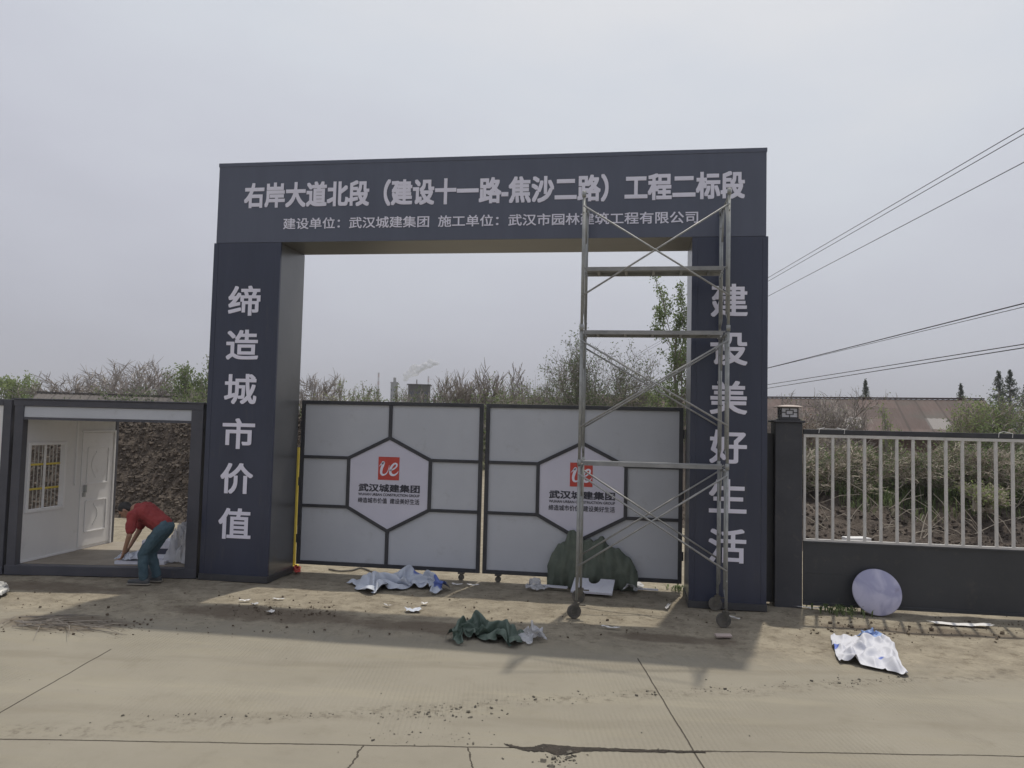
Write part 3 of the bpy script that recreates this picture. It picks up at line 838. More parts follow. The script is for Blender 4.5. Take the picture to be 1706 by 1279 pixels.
# window
win = MB()
skew_box(win, wx0 - 0.01, wx1 + 0.02, wy0 + 0.001, wy0 + 0.05, wz0 + 0.001, wz1 - 0.001); skew_box(win, wx0 - 0.01, wx1 + 0.02, wy1 - 0.05, wy1 - 0.001, wz0 + 0.001, wz1 - 0.001)
skew_box(win, wx0 - 0.01, wx1 + 0.02, wy0 + 0.051, wy1 - 0.051, wz0 + 0.001, wz0 + 0.05); skew_box(win, wx0 - 0.01, wx1 + 0.02, wy0 + 0.051, wy1 - 0.051, wz1 - 0.05, wz1 - 0.001)
skew_box(win, wx0, wx0 + 0.03, 0.625, 0.650, wz0 + 0.051, wz1 - 0.051)
wo = win.build('window', MT['cabin_white'], cabin, bevel=0.004)
br = MB()
for k in range(9):
    y_ = wy0 + 0.10 + k * (wy1 - wy0 - 0.20) / 8
    br.tube([(wx0 - 0.03 + y_ * 0.143, y_, wz0 + 0.02), (wx0 - 0.03 + y_ * 0.143, y_, wz1 - 0.02)], 0.008, 6)
br.build('bars', MT['bars'], wo)
br = MB()
for z_ in (1.30, 1.70):
    skew_box(br, wx0 - 0.020, wx0 - 0.002, wy0 + 0.052, wy1 - 0.052, z_ - 0.016, z_ + 0.016)
skew_box(br, wx0 - 0.045, wx0 - 0.025, wy0 + 0.09, wy0 + 0.11, wz0 + 0.05, wz1 - 0.06)
br.build('yellow_bars', MT['yellow'], wo)
# door
mb = MB(); skew_box(mb, wx0 + 0.005, wx1 + 0.012, dy0 + 0.004, dy1 - 0.004, dz0 + 0.004, dz1 - 0.004)
do = mb.build('door', MT['cabin_white'], cabin, bevel=0.004)
mb = MB()
skew_box(mb, wx1 + 0.0125, wx1 + 0.024, dy0 + 0.12, dy1 - 0.12, 1.30, 1.32)
for (a, b_) in ((0.45, 1.0), (1.30, 1.95)):
    for yy in (dy0 + 0.13, dy1 - 0.15):
        skew_box(mb, wx1 + 0.0125, wx1 + 0.026, yy, yy + 0.02, a, b_)
    for zz in (a, b_):
        skew_box(mb, wx1 + 0.0125, wx1 + 0.0255, dy0 + 0.151, dy1 - 0.151, zz - 0.012, zz + 0.012)
    for i in range(12):
        t = i / 11; 
        yv = dy0 + 0.36 + 0.11 * math.sin(PI * t) * (1 if a < 1 else -1)
        zv = a + 0.1 + (b_ - a - 0.2) * t
        skew_box(mb, wx1 + 0.0125, wx1 + 0.021, yv, yv + 0.014, zv, zv + 0.04)
mb.build('moulding', MT['cabin_white'], do, bevel=0.003)
mb = MB(); skew_box(mb, wx1 + 0.0125, wx1 + 0.06, dy0 + 0.07, dy0 + 0.10, 1.16, 1.29); skew_box(mb, wx1 + 0.0125, wx1 + 0.03, dy0 + 0.055, dy0 + 0.115, 1.08, 1.155)
mb.build('handle', MT['galv'], do)
mb = MB(); skew_box(mb, wx0 - 0.01, wx1 + 0.035, dy1, dy1 + 0.04, 0.157, dz1 + 0.04); skew_box(mb, wx0 - 0.01, wx1 + 0.035, dy0 - 0.03, dy1, dz1, dz1 + 0.04)
mb.build('door_frame', MT['cabin_white'], cabin, bevel=0.004)

cab2 = thing('site_cabin', 'second white cabin cut off by the left edge of the photo', 'cabin', (-0.075 - 3.03 * math.cos(cab_a), 0.035 - 3.03 * math.sin(cab_a), 0), cab_a)
mb = MB(); mb.box(-0.13, 0.0, -0.004, 0.14, 0.13, CH); mb.box(-3.0, 0, -0.005, 0.14, 0.0, 0.129); mb.box(-3.0, -0.131, -0.006, 0.14, CH - 0.10, CH)
mb.build('frame', MT['cabin_frame'], cab2, bevel=0.006)
mb = MB(); mb.box(-2.9, -0.131, 0.02, 0.08, 0.131, 0.95); mb.box(-2.9, -0.131, 0.02, 0.08, 1.97, CH - 0.101); mb.box(-0.22, -0.131, 0.021, 0.079, 0.951, 1.969); mb.box(-2.9, -1.4, 0.021, 0.079, 0.951, 1.969)
mb.box(-3.0, -0.01, 0.142, 2.6, CH - 0.06, CH - 0.01)
mb.build('wall', MT['cabin_white'], cab2)
mb = MB(); mb.box(-1.399, -0.221, 0.03, 0.06, 0.952, 1.0); mb.box(-1.399, -0.221, 0.03, 0.06, 1.92, 1.968); mb.box(-0.27, -0.221, 0.03, 0.06, 1.001, 1.919); mb.box(-0.8, -0.76, 0.03, 0.06, 1.001, 1.919)
wo2 = mb.build('window', MT['cabin_wall'], cab2)
mb = MB()
for k in range(10):
    mb.tube([(-0.32 - 0.11 * k, 0.012, 0.96), (-0.32 - 0.11 * k, 0.012, 1.96)], 0.009, 6)
mb.build('bars', MT['bars'], wo2)
MB().box(-1.35, -0.271, 0.05, 0.055, 1.001, 1.919).build('pane', MT['cladding'], wo2)

# ------------------------------------------------------------------ the worker
def person():
    base = Vector((-0.68, -0.48, 0.0))
    rz = math.atan2(rr.y, rr.x)
    P = {k: Vector(v) for k, v in dict(
        pel=(.33, 0, .85), waist=(.22, 0, .95), chest=(.04, 0, 1.075), neck=(-.115, 0, 1.125), nk2=(-.17, 0, 1.115), head=(-.262, 0, 1.085),
        shN=(-.075, -.185, 1.04), shF=(-.075, .185, 1.04), elN=(-.085, -.235, .745), elF=(-.16, .225, .76), wrN=(-.175, -.19, .495), wrF=(-.26, .16, .52),
        hipN=(.325, -.09, .825), hipF=(.325, .09, .825), knN=(.075, -.115, .47), knF=(.10, .12, .47), anN=(.105, -.115, .095), anF=(.18, .13, .095)).items()}
    body = MB()
    c = body.capsule
    c(P['pel'], P['waist'], .125, .115); c(P['waist'], P['chest'], .115, .135); c(P['chest'], P['neck'], .13, .075)
    c(P['neck'], P['head'], .055, .055)
    for s in 'NF':
        c(P['chest'], P['sh' + s], .10, .062); c(P['sh' + s], P['el' + s], .052, .040); c(P['el' + s], P['wr' + s], .040, .026)
        c(P['hip' + s], P['kn' + s], .085, .058); c(P['kn' + s], P['an' + s], .056, .038)
        toe = P['an' + s] + Vector((-.19, 0, -.06)); c(P['an' + s] + Vector((.03, 0, -.05)), toe, .04, .032)
        # hand: palm, four unequal curled fingers, thumb from the side of the palm
        w = P['wr' + s]; d = (w - P['el' + s]).normalized(); sd = Vector((0, 1, 0)); pn = d.cross(sd).normalized()
        pe = w + d * .085
        for k in range(4):
            off = sd * (-.030 + .020 * k)
            c(w + off * .6 + d * .02, pe + off, .015, .012)
            L_ = (.034, .040, .038, .030)[k]
            j1 = pe + off + (d * .9 - pn * .2).normalized() * L_
            j2 = j1 + (d * .5 - pn * .7).normalized() * L_ * .75
            j3 = j2 + (-pn * 1.0 - d * .1).normalized() * L_ * .6
            c(pe + off, j1, .0105, .0095); c(j1, j2, .0095, .009); c(j2, j3, .009, .008)
        sg = -1 if s == 'F' else 1
        t1 = w + d * .03 + sd * (.030 * sg); t2 = t1 + (d * .6 + sd * .6 * sg - pn * .4).normalized() * .045; t3 = t2 + (d * .7 - pn * .6).normalized() * .032
        c(w + d * .015 + sd * .01 * sg, t1, .016, .014); c(t1, t2, .013, .011); c(t2, t3, .0105, .009)
    # head looks down and to the left; a = crown direction, fdir = face direction
    fdir = Vector((-.62, -.05, -.78)).normalized(); up = Vector((-.78, 0, .62)).normalized(); sid = fdir.cross(up).normalized()
    hm = Matrix((sid, fdir, up)).transposed()
    H = P['head'] + up * .02
    body.sphere(H, (.074, .098, .112), 20, 16, hm)
    body.sphere(H + fdir * .045 - up * .065, (.052, .048, .052), 14, 10, hm)     # jaw
    body.capsule(H + fdir * .094 + up * .005, H + fdir * .112 - up * .028, .010, .014)   # nose
    body.capsule(H + fdir * .086 + up * .022 - sid * .035, H + fdir * .086 + up * .022 + sid * .035, .012, .012)   # brow
    body.capsule(H + fdir * .090 - up * .055 - sid * .018, H + fdir * .090 - up * .055 + sid * .018, .009, .009)   # lips
    for s in (-1, 1):
        body.sphere(H + sid * .074 * s - fdir * .008 - up * .01, (.012, .022, .032), 10, 8, hm)
    def fin(o, vox, it=3):
        r = o.modifiers.new('fuse', 'REMESH'); r.mode = 'VOXEL'; r.voxel_size = vox; r.use_smooth_shade = True
        s = o.modifiers.new('soften', 'SMOOTH'); s.iterations = it; s.factor = 0.5
        return o
    po = body.build('person', MT['skin']); fin(po, 0.0075, 2)
    po.location = base; po.rotation_euler = (0, 0, rz)
    tag(po, 'worker in red t-shirt and blue jeans bending over boards at the cabin sill', 'person')
    hb = MB()
    hb.sphere(H - fdir * .016 + up * .022, (.082, .100, .106), 20, 14, hm)
    hb.sphere(H - fdir * .055 - up * .03, (.072, .055, .07), 16, 12, hm)
    fin(hb.build('hair', MT['hair'], po), 0.008, 1)
    ey = MB()
    for s in (-1, 1): ey.sphere(H + fdir * .089 + up * .004 + sid * .032 * s, .0095, 8, 6)
    ey.build('eyes', MT['hair'], po)
    sh = MB(); c = sh.capsule
    c(P['waist'] + Vector((.075, 0, -.055)), P['waist'], .148, .140); c(P['waist'], P['chest'], .142, .158); c(P['chest'], P['neck'] + Vector((.04, 0, -.01)), .150, .092)
    c(P['waist'] + Vector((-.02, 0, -.05)), P['chest'] + Vector((-.02, 0, -.06)), .115, .12)
    for s in 'NF':
        c(P['chest'], P['sh' + s], .12, .082); c(P['sh' + s], P['sh' + s].lerp(P['el' + s], .72), .080, .072)
        sg = -1 if s == 'N' else 1
        c(P['waist'] + Vector((.05, .07 * sg, -.05)), P['chest'] + Vector((0, .09 * sg, -.01)), .10, .105)
    def wrinkle(o, size, amt):
        tx = bpy.data.textures.new('wrinkle', 'CLOUDS'); tx.noise_scale = size; tx.noise_depth = 3
        d = o.modifiers.new('wrinkle', 'DISPLACE'); d.texture = tx; d.strength = amt; d.mid_level = 0.5
    wrinkle(fin(sh.build('t_shirt', MT['shirt'], po), 0.009, 3), 0.09, 0.030)
    tr = MB(); c = tr.capsule
    c(P['pel'] + Vector((0, -.05, 0)), P['pel'] + Vector((0, .05, 0)), .128, .128); c(P['pel'], P['waist'] + Vector((.03, 0, -.02)), .135, .128)
    for s in 'NF':
        c(P['hip' + s], P['kn' + s], .108, .076); c(P['kn' + s], P['an' + s] + Vector((0, 0, .015)), .075, .066)
        c(P['kn' + s] + Vector((.01, 0, -.12)), P['an' + s] + Vector((0, 0, .03)), .078, .068)
    wrinkle(fin(tr.build('jeans', MT['jeans'], po), 0.009, 3), 0.08, 0.028)
    for s in 'NF':
        so = MB(); c = so.capsule
        a = P['an' + s]
        c(a + Vector((.045, 0, -.045)), a + Vector((-.10, 0, -.047)), .050, .046); c(a + Vector((-.10, 0, -.047)), a + Vector((-.205, 0, -.055)), .046, .038)
        c(a + Vector((0, 0, -.01)), a + Vector((0.01, 0, -.05)), .052, .05)
        sho = fin(so.build('shoe', MT['shoe'], po), 0.010, 2)
        MB().box(a.x - .245, a.x + .095, a.y - .046, a.y + .046, 0.0, 0.024).build('sole', MT['sole'], sho, bevel=0.01)
person()

# ------------------------------------------------------------------ crumpled sheets and other things left on the ground
def crumple(name, poly, h, m, label, cat, seed, z0=0.0, fold=5.0, group=None, nr=40, na=150, parent=None, sharp=1.0, fill=0.55):
    """a sheet dropped on the ground: star-shaped outline, creased and raised inside; poly in ground metres"""
    c = Vector((sum(p[0] for p in poly) / len(poly), sum(p[1] for p in poly) / len(poly), 0))
    per = []
    for i in range(len(poly)):
        a = Vector((*poly[i], 0)) - c; b = Vector((*poly[(i + 1) % len(poly)], 0)) - c
        per.append((a, b, (b - a).length))
    tot = sum(p[2] for p in per)
    def bnd(t):
        s = t * tot
        for a, b, l in per:
            if s <= l: return a.lerp(b, s / l)
            s -= l
        return per[-1][1]
    mb = MB()
    for j in range(nr + 1):
        r = j / nr
        for i in range(na):
            p = bnd(i / na) * (r ** 0.8)
            q = Vector((p.x * fold, p.y * fold, seed * 7.3))
            w = noise.noise_vector(q * 0.6) * 0.7
            n1 = 1 - abs(noise.noise(q + w)) * 2.6; n2 = 1 - abs(noise.noise(q * 2.1 + w * 1.5 + Vector((5, 0, 0)))) * 2.6
            n3 = 1 - abs(noise.noise(q * 4.7 + w)) * 2.4; big = noise.noise(q * 0.45 + Vector((3, 8, 0)))
            e = 1 - r ** 2.2
            z = h * e * max(0.05, fill + 0.75 * big + 0.34 * n1 * sharp + 0.26 * n2 * sharp + 0.16 * n3 * sharp - 0.2) + 0.012 + 0.03 * (1 - e) * max(0, 0.4 + n2 * 0.6)
            off = Vector((noise.noise(q * 1.7 + Vector((9, 0, 0))), noise.noise(q * 1.7 + Vector((0, 9, 0))), 0)) * 0.11 * (0.5 + 0.5 * e)
            mb.v.append((p.x + off.x, p.y + off.y, max(0.004, z)))
    for j in range(nr):
        for i in range(na):
            i2 = (i + 1) % na
            mb.f.append((j * na + i, (j + 1) * na + i, (j + 1) * na + i2, j * na + i2))
    o = mb.build(name, m, parent, smooth=True, clean=False)
    o.location = (c.x, c.y, z0)
    if label: tag(o, label, cat, group)
    return o

def gp(*pts):
    return [tuple(ground_at(x, y)[:2]) for x, y in pts]

# sheets that were let fall and settle: grid width, grid height, then x, y, z of every vertex in 0..255
CLOTH = {
    'sheet': (44, 28, (
48,9,24,52,9,5,57,8,5,63,15,9,66,21,48,67,30,29,74,46,62,81,50,100,88,58,94,90,70,79,93,81,74,99,83,93,99,76,49,93,71,29,99,68,7,111,66,23,121,66,35,126,75,5,132,77,5,139,80,7,
145,90,5,150,102,5,153,111,4,158,113,22,163,115,52,165,125,87,163,113,65,158,108,26,160,102,81,169,104,68,171,111,21,177,106,5,181,97,18,185,99,20,190,107,29,196,111,56,199,100,101,200,101,33,204,91,21,201,75,47,
201,64,81,205,59,106,201,49,72,196,32,26,198,19,43,51,4,27,50,11,19,55,13,4,62,19,5,64,22,49,68,33,62,72,50,90,78,52,122,85,54,116,90,66,101,92,83,94,101,85,64,95,75,51,93,75,4,103,73,8,
113,73,28,122,75,46,128,82,26,133,85,32,139,94,21,146,104,23,149,115,5,153,121,0,158,119,12,163,117,37,166,126,71,162,115,79,156,111,34,161,107,91,171,113,66,175,117,17,180,108,26,183,100,7,185,104,30,189,109,48,
194,116,66,195,105,106,201,107,60,200,92,43,201,77,77,205,66,96,206,52,77,202,39,46,199,28,3,203,27,34,56,4,23,53,11,29,54,21,8,60,26,4,64,30,43,68,34,99,71,46,119,74,56,107,80,56,131,86,67,125,
93,80,127,97,92,69,90,81,32,96,82,5,106,79,36,115,80,49,123,83,54,129,88,44,134,94,42,140,105,44,145,119,29,148,129,6,151,131,7,155,123,12,160,118,37,165,127,40,162,123,83,155,116,43,162,114,101,170,121,60,
178,124,28,180,114,5,185,109,6,186,112,27,191,115,35,191,117,80,196,111,113,202,107,84,203,97,40,206,82,71,208,68,60,204,54,38,203,41,13,205,31,5,208,25,9,60,6,39,58,13,33,57,25,31,60,36,12,62,38,49,
65,39,116,68,50,135,70,60,129,76,60,152,81,68,156,86,82,138,91,99,89,89,95,28,100,94,41,109,87,76,118,89,74,124,90,73,130,92,69,134,101,68,138,115,49,141,124,4,143,126,22,146,120,52,148,114,28,153,114,19,
159,121,45,165,132,76,155,125,45,162,119,106,171,126,60,175,126,11,181,125,5,184,120,24,188,123,17,190,122,55,193,122,94,198,117,116,201,115,75,206,105,42,209,87,53,208,73,30,208,57,17,209,45,11,212,38,19,215,29,7,
56,6,46,60,10,53,61,25,38,59,42,32,65,40,39,67,43,101,64,53,131,68,61,153,73,67,163,78,76,157,81,90,127,87,91,59,91,108,71,99,103,84,108,95,104,116,98,82,122,98,57,126,106,49,131,119,44,133,130,2,
136,128,27,139,118,66,142,107,77,147,111,80,149,118,48,157,126,28,166,134,51,155,130,50,163,124,109,172,123,78,177,129,35,182,130,31,187,129,32,190,128,42,194,122,65,196,125,99,200,122,114,204,120,91,206,109,76,212,95,48,
211,77,51,211,61,54,215,52,37,219,46,30,221,36,28,51,0,67,55,7,75,60,23,75,60,43,56,67,43,23,66,45,78,67,54,113,65,64,129,70,73,142,75,83,123,83,85,70,83,102,89,89,102,112,97,102,123,105,104,99,
112,102,65,118,108,40,123,120,23,127,135,4,130,129,36,133,116,64,137,106,90,141,114,112,146,116,115,148,123,75,155,133,27,165,140,45,155,136,52,161,131,112,171,130,101,179,125,70,185,123,50,189,129,61,194,129,52,197,123,67,
200,126,95,204,127,124,205,120,116,206,111,102,212,102,67,210,84,67,214,69,58,219,58,61,223,52,48,225,42,43,44,2,78,47,8,94,54,23,97,61,40,93,65,46,40,67,47,59,69,50,82,66,54,96,69,64,102,77,78,76,
80,93,101,84,107,124,90,111,119,97,113,119,104,111,89,110,105,46,116,116,25,121,131,6,125,120,49,129,108,77,133,103,105,136,106,135,140,113,148,144,119,143,149,128,104,154,142,42,164,150,42,156,147,59,161,143,106,168,137,75,
178,132,49,186,124,78,192,127,75,198,128,68,202,125,68,204,125,89,209,129,100,209,126,126,206,115,131,209,101,86,213,88,71,215,72,80,217,55,81,223,54,62,227,48,46,37,5,82,41,9,110,47,23,107,56,41,89,64,51,56,
66,50,41,69,49,54,71,54,75,73,62,48,76,81,69,78,98,106,82,111,113,89,117,107,97,115,101,103,108,58,110,116,14,115,127,12,120,114,55,126,104,97,131,101,127,134,104,153,136,109,170,139,116,170,141,125,160,146,137,127,
152,152,72,160,161,44,155,157,82,162,153,94,169,145,61,180,137,54,187,129,92,194,129,90,201,131,82,206,130,75,208,124,86,211,123,105,211,118,130,209,107,125,209,95,92,214,87,88,217,74,78,218,58,95,226,54,75,228,52,37,
36,9,55,37,10,99,43,25,106,53,41,72,62,52,44,66,54,34,68,55,65,74,53,70,75,67,67,74,87,87,78,103,98,84,112,94,92,110,89,97,112,58,105,118,10,111,129,4,116,118,54,123,109,97,128,102,132,132,109,149,
134,115,153,137,119,141,137,128,141,140,134,117,144,141,80,152,144,31,153,157,61,159,167,56,167,163,73,174,152,84,182,138,90,191,133,92,196,134,57,198,132,98,200,129,122,201,125,131,208,113,119,211,106,110,210,96,104,209,87,105,
213,80,103,219,74,92,220,60,76,227,59,62,230,58,19,33,18,47,34,17,85,40,29,86,50,43,49,60,57,37,64,57,35,67,61,70,73,58,86,73,72,70,75,93,70,80,107,73,87,110,62,93,114,49,99,117,12,106,128,10,
113,119,59,119,114,101,124,104,129,131,108,130,136,113,121,138,124,99,138,134,76,143,131,54,144,139,40,147,141,15,151,153,10,154,165,28,161,161,4,170,159,11,180,154,27,188,150,64,194,140,41,199,138,81,196,132,129,197,120,145,
199,110,149,204,104,143,210,98,124,213,90,101,210,83,124,213,73,119,220,72,131,221,70,75,226,67,33,232,68,36,28,32,34,30,31,63,36,35,48,45,47,35,55,60,41,60,60,58,64,54,82,69,66,83,71,77,76,75,90,43,
81,105,35,87,110,20,92,119,15,98,125,11,107,120,81,115,118,127,121,109,152,127,110,140,131,111,112,135,119,87,136,133,55,138,131,7,142,128,6,144,140,16,146,149,27,150,160,19,155,173,6,163,174,11,173,170,43,183,166,57,
192,160,51,198,148,60,198,140,109,199,128,145,200,116,168,202,106,173,207,99,158,213,93,127,216,88,104,213,81,125,214,69,139,221,66,108,228,72,97,232,71,60,227,65,59,24,43,16,27,46,40,32,48,30,41,55,26,52,65,43,
55,58,85,59,54,107,62,62,87,68,74,63,73,91,30,78,106,7,84,115,6,90,122,21,99,127,68,108,123,126,116,113,168,123,116,175,126,116,143,129,119,95,133,132,69,134,134,12,139,135,11,141,134,31,142,145,28,147,152,50,
152,164,44,156,177,38,163,172,71,173,167,105,184,165,119,192,155,104,200,151,95,201,136,109,202,126,152,203,115,170,205,109,158,209,104,138,217,98,94,216,91,121,212,83,142,216,71,155,223,65,122,230,72,103,233,68,76,228,64,70,
19,50,5,25,58,20,32,61,11,41,66,25,50,70,50,57,65,75,57,65,115,63,69,123,66,82,100,71,97,77,77,109,75,84,117,85,91,121,102,99,130,129,107,116,155,116,121,187,123,124,188,124,126,140,129,133,83,131,137,19,
135,143,28,139,138,70,139,143,48,142,150,47,147,159,36,151,173,55,156,178,78,165,178,99,175,173,129,184,163,145,191,154,130,199,150,120,203,138,107,203,128,145,205,118,150,209,114,144,213,109,128,211,102,141,213,98,170,211,87,191,
218,82,187,223,72,159,228,63,124,232,70,111,229,59,106,15,61,6,23,67,5,32,68,32,41,75,30,50,74,25,57,73,69,57,74,122,61,77,157,67,87,162,71,103,155,79,111,163,84,121,169,89,132,167,96,120,176,105,120,191,
113,126,197,120,131,179,125,138,128,129,146,56,131,148,8,134,147,70,139,147,84,140,151,59,142,159,30,147,172,40,154,179,25,158,186,69,166,184,91,175,175,113,184,169,135,192,160,144,198,152,154,203,140,148,210,134,146,209,125,152,
206,118,168,205,113,185,209,112,198,208,103,217,213,99,218,218,92,201,224,83,166,227,75,121,228,72,161,234,70,136,14,74,5,22,74,6,30,72,43,40,76,52,48,80,35,57,81,62,56,83,123,58,89,176,63,99,212,69,111,226,
74,122,208,79,129,181,86,126,199,94,124,212,103,126,204,110,125,168,116,135,134,122,140,75,126,149,7,130,157,23,133,156,71,138,156,83,140,161,65,139,169,33,146,179,5,152,190,24,160,191,44,166,188,75,173,181,107,182,171,108,
192,165,100,200,157,95,204,149,127,206,140,171,203,129,188,202,123,213,204,119,230,207,116,245,212,112,241,217,108,225,221,100,195,224,93,148,222,81,133,229,85,145,235,81,131,16,85,5,20,76,34,27,78,58,36,84,63,47,89,53,
55,91,51,56,95,113,57,102,175,60,111,226,65,120,240,71,127,221,77,135,197,84,135,200,93,132,203,102,133,176,108,130,120,114,139,78,119,144,29,122,153,14,127,156,44,131,164,57,136,166,63,138,169,47,139,176,41,144,183,75,
150,191,80,157,197,82,163,190,103,171,189,107,180,175,83,191,168,56,197,164,87,200,159,149,199,147,190,200,138,227,204,135,237,207,133,233,211,128,220,216,122,211,220,114,187,219,104,148,219,93,107,224,86,100,229,92,121,233,85,104,
21,86,10,20,84,49,26,89,57,35,95,57,44,97,26,53,102,34,56,108,95,57,114,158,59,122,208,64,128,213,71,131,179,77,132,143,85,130,139,94,139,141,102,137,107,109,137,56,113,144,30,117,149,34,121,149,61,124,160,44,
130,165,24,135,173,17,137,179,38,141,177,106,146,179,139,149,187,141,152,198,118,160,197,107,169,192,90,178,180,57,187,173,53,192,171,113,195,167,182,196,158,228,201,153,241,206,147,227,208,141,199,212,134,174,217,125,154,219,114,123,
218,104,84,221,99,69,225,98,102,228,94,79,226,83,95,17,92,18,22,94,36,28,98,49,36,101,44,43,101,5,50,109,28,54,117,77,56,123,130,58,129,175,63,131,173,70,131,136,77,125,94,85,128,65,92,139,55,101,142,25,
109,148,5,114,148,52,118,145,94,122,151,104,124,162,65,127,170,10,133,178,17,137,180,78,142,181,138,147,184,171,148,193,171,153,202,150,160,202,107,169,193,71,177,183,33,185,179,46,188,174,116,191,171,184,196,166,219,200,161,234,
205,154,216,208,146,176,212,137,137,214,124,107,217,115,65,220,110,57,223,109,83,221,105,98,225,105,87,225,94,65,21,97,5,23,105,38,30,106,41,38,107,29,45,108,7,49,112,54,52,120,87,55,126,122,57,131,156,62,130,144,
68,126,103,75,124,47,82,127,25,88,138,25,97,146,43,106,148,70,113,145,99,117,150,114,121,157,109,125,166,71,126,170,33,133,172,54,139,175,104,143,178,157,146,190,183,151,195,195,155,205,182,161,207,130,168,199,79,175,190,43,
184,183,35,186,179,103,192,178,153,196,172,181,200,169,197,204,160,170,207,151,122,208,139,85,213,130,77,218,126,79,221,122,79,221,117,97,223,111,116,226,103,126,229,102,86,20,104,5,25,112,32,32,112,21,39,111,6,44,116,41,
47,117,91,50,122,119,54,127,138,56,134,144,59,127,121,64,123,62,71,128,53,78,131,79,85,140,87,94,150,100,103,147,113,111,150,113,116,156,82,120,168,71,123,169,50,127,174,75,132,170,114,137,174,158,142,185,187,148,193,216,
153,203,226,159,209,225,162,216,179,166,202,139,172,194,109,181,193,87,188,179,71,192,175,111,196,179,144,200,174,150,201,164,114,205,156,75,211,147,81,215,138,104,216,130,121,221,128,108,225,119,100,227,109,104,231,106,134,233,95,115,
20,109,9,25,117,24,32,117,6,38,120,22,41,124,78,43,123,127,47,124,150,51,126,158,52,133,144,58,134,105,62,130,52,67,134,94,75,138,117,83,147,109,93,147,122,101,151,129,108,160,119,112,167,66,118,169,51,124,177,76,
128,178,122,131,174,161,135,180,194,141,188,218,148,198,237,154,208,253,159,217,255,165,221,233,167,220,180,170,205,176,177,195,161,185,189,140,191,186,112,195,182,111,196,174,125,200,170,81,206,163,62,209,155,89,212,145,116,217,136,137,
222,128,136,227,118,121,231,110,97,234,100,113,237,93,131,19,115,18,24,119,7,29,123,15,34,129,43,35,128,97,39,131,144,44,133,161,48,135,155,51,134,115,59,139,81,64,138,64,68,143,112,75,144,138,83,148,125,92,153,120,
99,161,117,105,164,79,112,168,104,116,182,85,124,183,120,126,178,157,129,182,174,132,188,193,137,194,205,144,201,225,152,210,245,158,221,252,163,228,242,169,226,209,172,216,175,174,203,144,182,199,144,187,194,142,192,192,133,198,183,127,
202,176,94,206,167,67,210,159,70,213,149,100,219,138,125,225,128,119,231,119,113,234,110,100,235,96,101,239,97,123,17,119,12,22,124,11,27,129,5,29,132,39,32,136,86,37,142,133,42,146,146,48,149,133,52,146,89,60,146,48,
67,146,62,71,150,108,76,151,134,83,153,131,90,161,125,97,161,80,102,173,97,109,184,89,114,191,133,121,191,153,125,189,156,128,189,147,131,195,155,136,192,152,143,198,172,151,208,197,157,220,213,163,227,212,168,226,183,173,218,149,
175,206,117,182,202,112,186,193,105,191,190,93,198,188,110,204,178,119,207,165,92,212,161,72,214,147,75,221,134,94,227,122,92,232,114,88,233,104,87,238,102,99,239,91,116,14,128,23,20,132,31,25,140,14,29,144,5,34,146,45,
37,154,101,43,159,116,48,162,105,54,160,65,62,157,16,69,157,42,75,160,78,79,161,105,84,164,112,90,164,85,96,175,93,102,186,81,107,196,96,114,199,102,120,197,114,125,197,123,129,200,126,132,203,124,137,200,117,143,195,122,
150,205,143,158,216,158,165,221,156,170,220,132,174,218,106,179,210,91,184,201,75,186,189,65,190,183,68,198,190,91,206,182,110,209,168,114,213,156,90,218,145,67,223,130,66,228,118,65,230,109,78,235,101,74,239,93,93,243,88,122,
13,141,35,19,144,23,24,149,40,24,154,5,31,157,12,36,164,60,41,169,79,47,173,72,54,172,37,61,169,5,66,166,55,75,171,66,82,172,74,88,170,58,93,178,75,98,190,89,104,199,87,110,203,73,115,200,58,122,202,59,
127,203,64,131,205,74,135,208,78,138,204,68,144,202,68,153,200,78,161,205,91,167,212,78,172,211,63,174,209,59,179,208,56,183,197,49,188,187,47,192,190,70,200,189,76,208,182,87,213,171,101,217,156,105,220,142,82,226,131,69,
230,121,58,232,111,68,237,103,74,242,94,93,243,82,106,11,147,5,15,155,26,18,162,56,24,164,56,28,165,6,35,169,22,39,177,48,45,182,44,52,179,5,60,179,13,65,177,68,74,182,73,82,182,55,90,178,25,95,189,51,
101,200,70,106,208,69,111,205,43,118,206,34,125,200,9,130,197,4,134,201,27,138,206,41,141,212,43,148,210,26,156,208,21,163,206,16,169,200,9,171,196,14,173,199,23,178,206,37,185,209,50,190,203,58,195,197,67,201,186,59,
208,174,59,215,165,66,218,151,76,225,144,95,228,131,91,231,120,78,234,112,78,239,104,67,241,90,82,245,80,96,6,148,5,9,161,39,13,170,60,19,174,58,27,176,42,31,179,6,36,187,29,43,191,21,51,190,23,59,189,45,
65,189,93,73,194,93,81,194,66,89,191,26,96,193,17,102,205,40,106,213,44,112,212,25,119,210,6,127,208,8,132,208,29,136,212,34,141,216,28,146,218,13,152,221,27,158,220,20,163,219,12,167,216,15,171,216,12,176,218,13,
182,223,17,187,221,31,191,212,51,196,200,58,202,184,42,209,168,28,215,154,35,224,154,68,231,147,77,234,135,86,235,121,95,236,111,64,240,103,90,245,90,71,248,78,72,1,154,5,7,164,27,12,173,37,18,180,35,25,186,28,
30,190,5,36,196,23,42,199,48,50,199,62,58,201,85,65,203,118,70,209,97,76,207,72,84,203,30,93,202,8,98,207,5,104,216,17,110,218,8,119,218,5,126,216,27,132,215,23,138,217,16,144,223,6,149,228,13,154,229,6,
158,231,5,162,236,7,166,238,21,172,237,30,179,236,33,185,235,30,189,229,33,193,220,38,197,208,39,203,190,37,210,173,22,217,160,40,227,158,56,233,149,53,235,135,60,236,119,65,240,115,84,246,106,60,251,94,44,252,80,36,
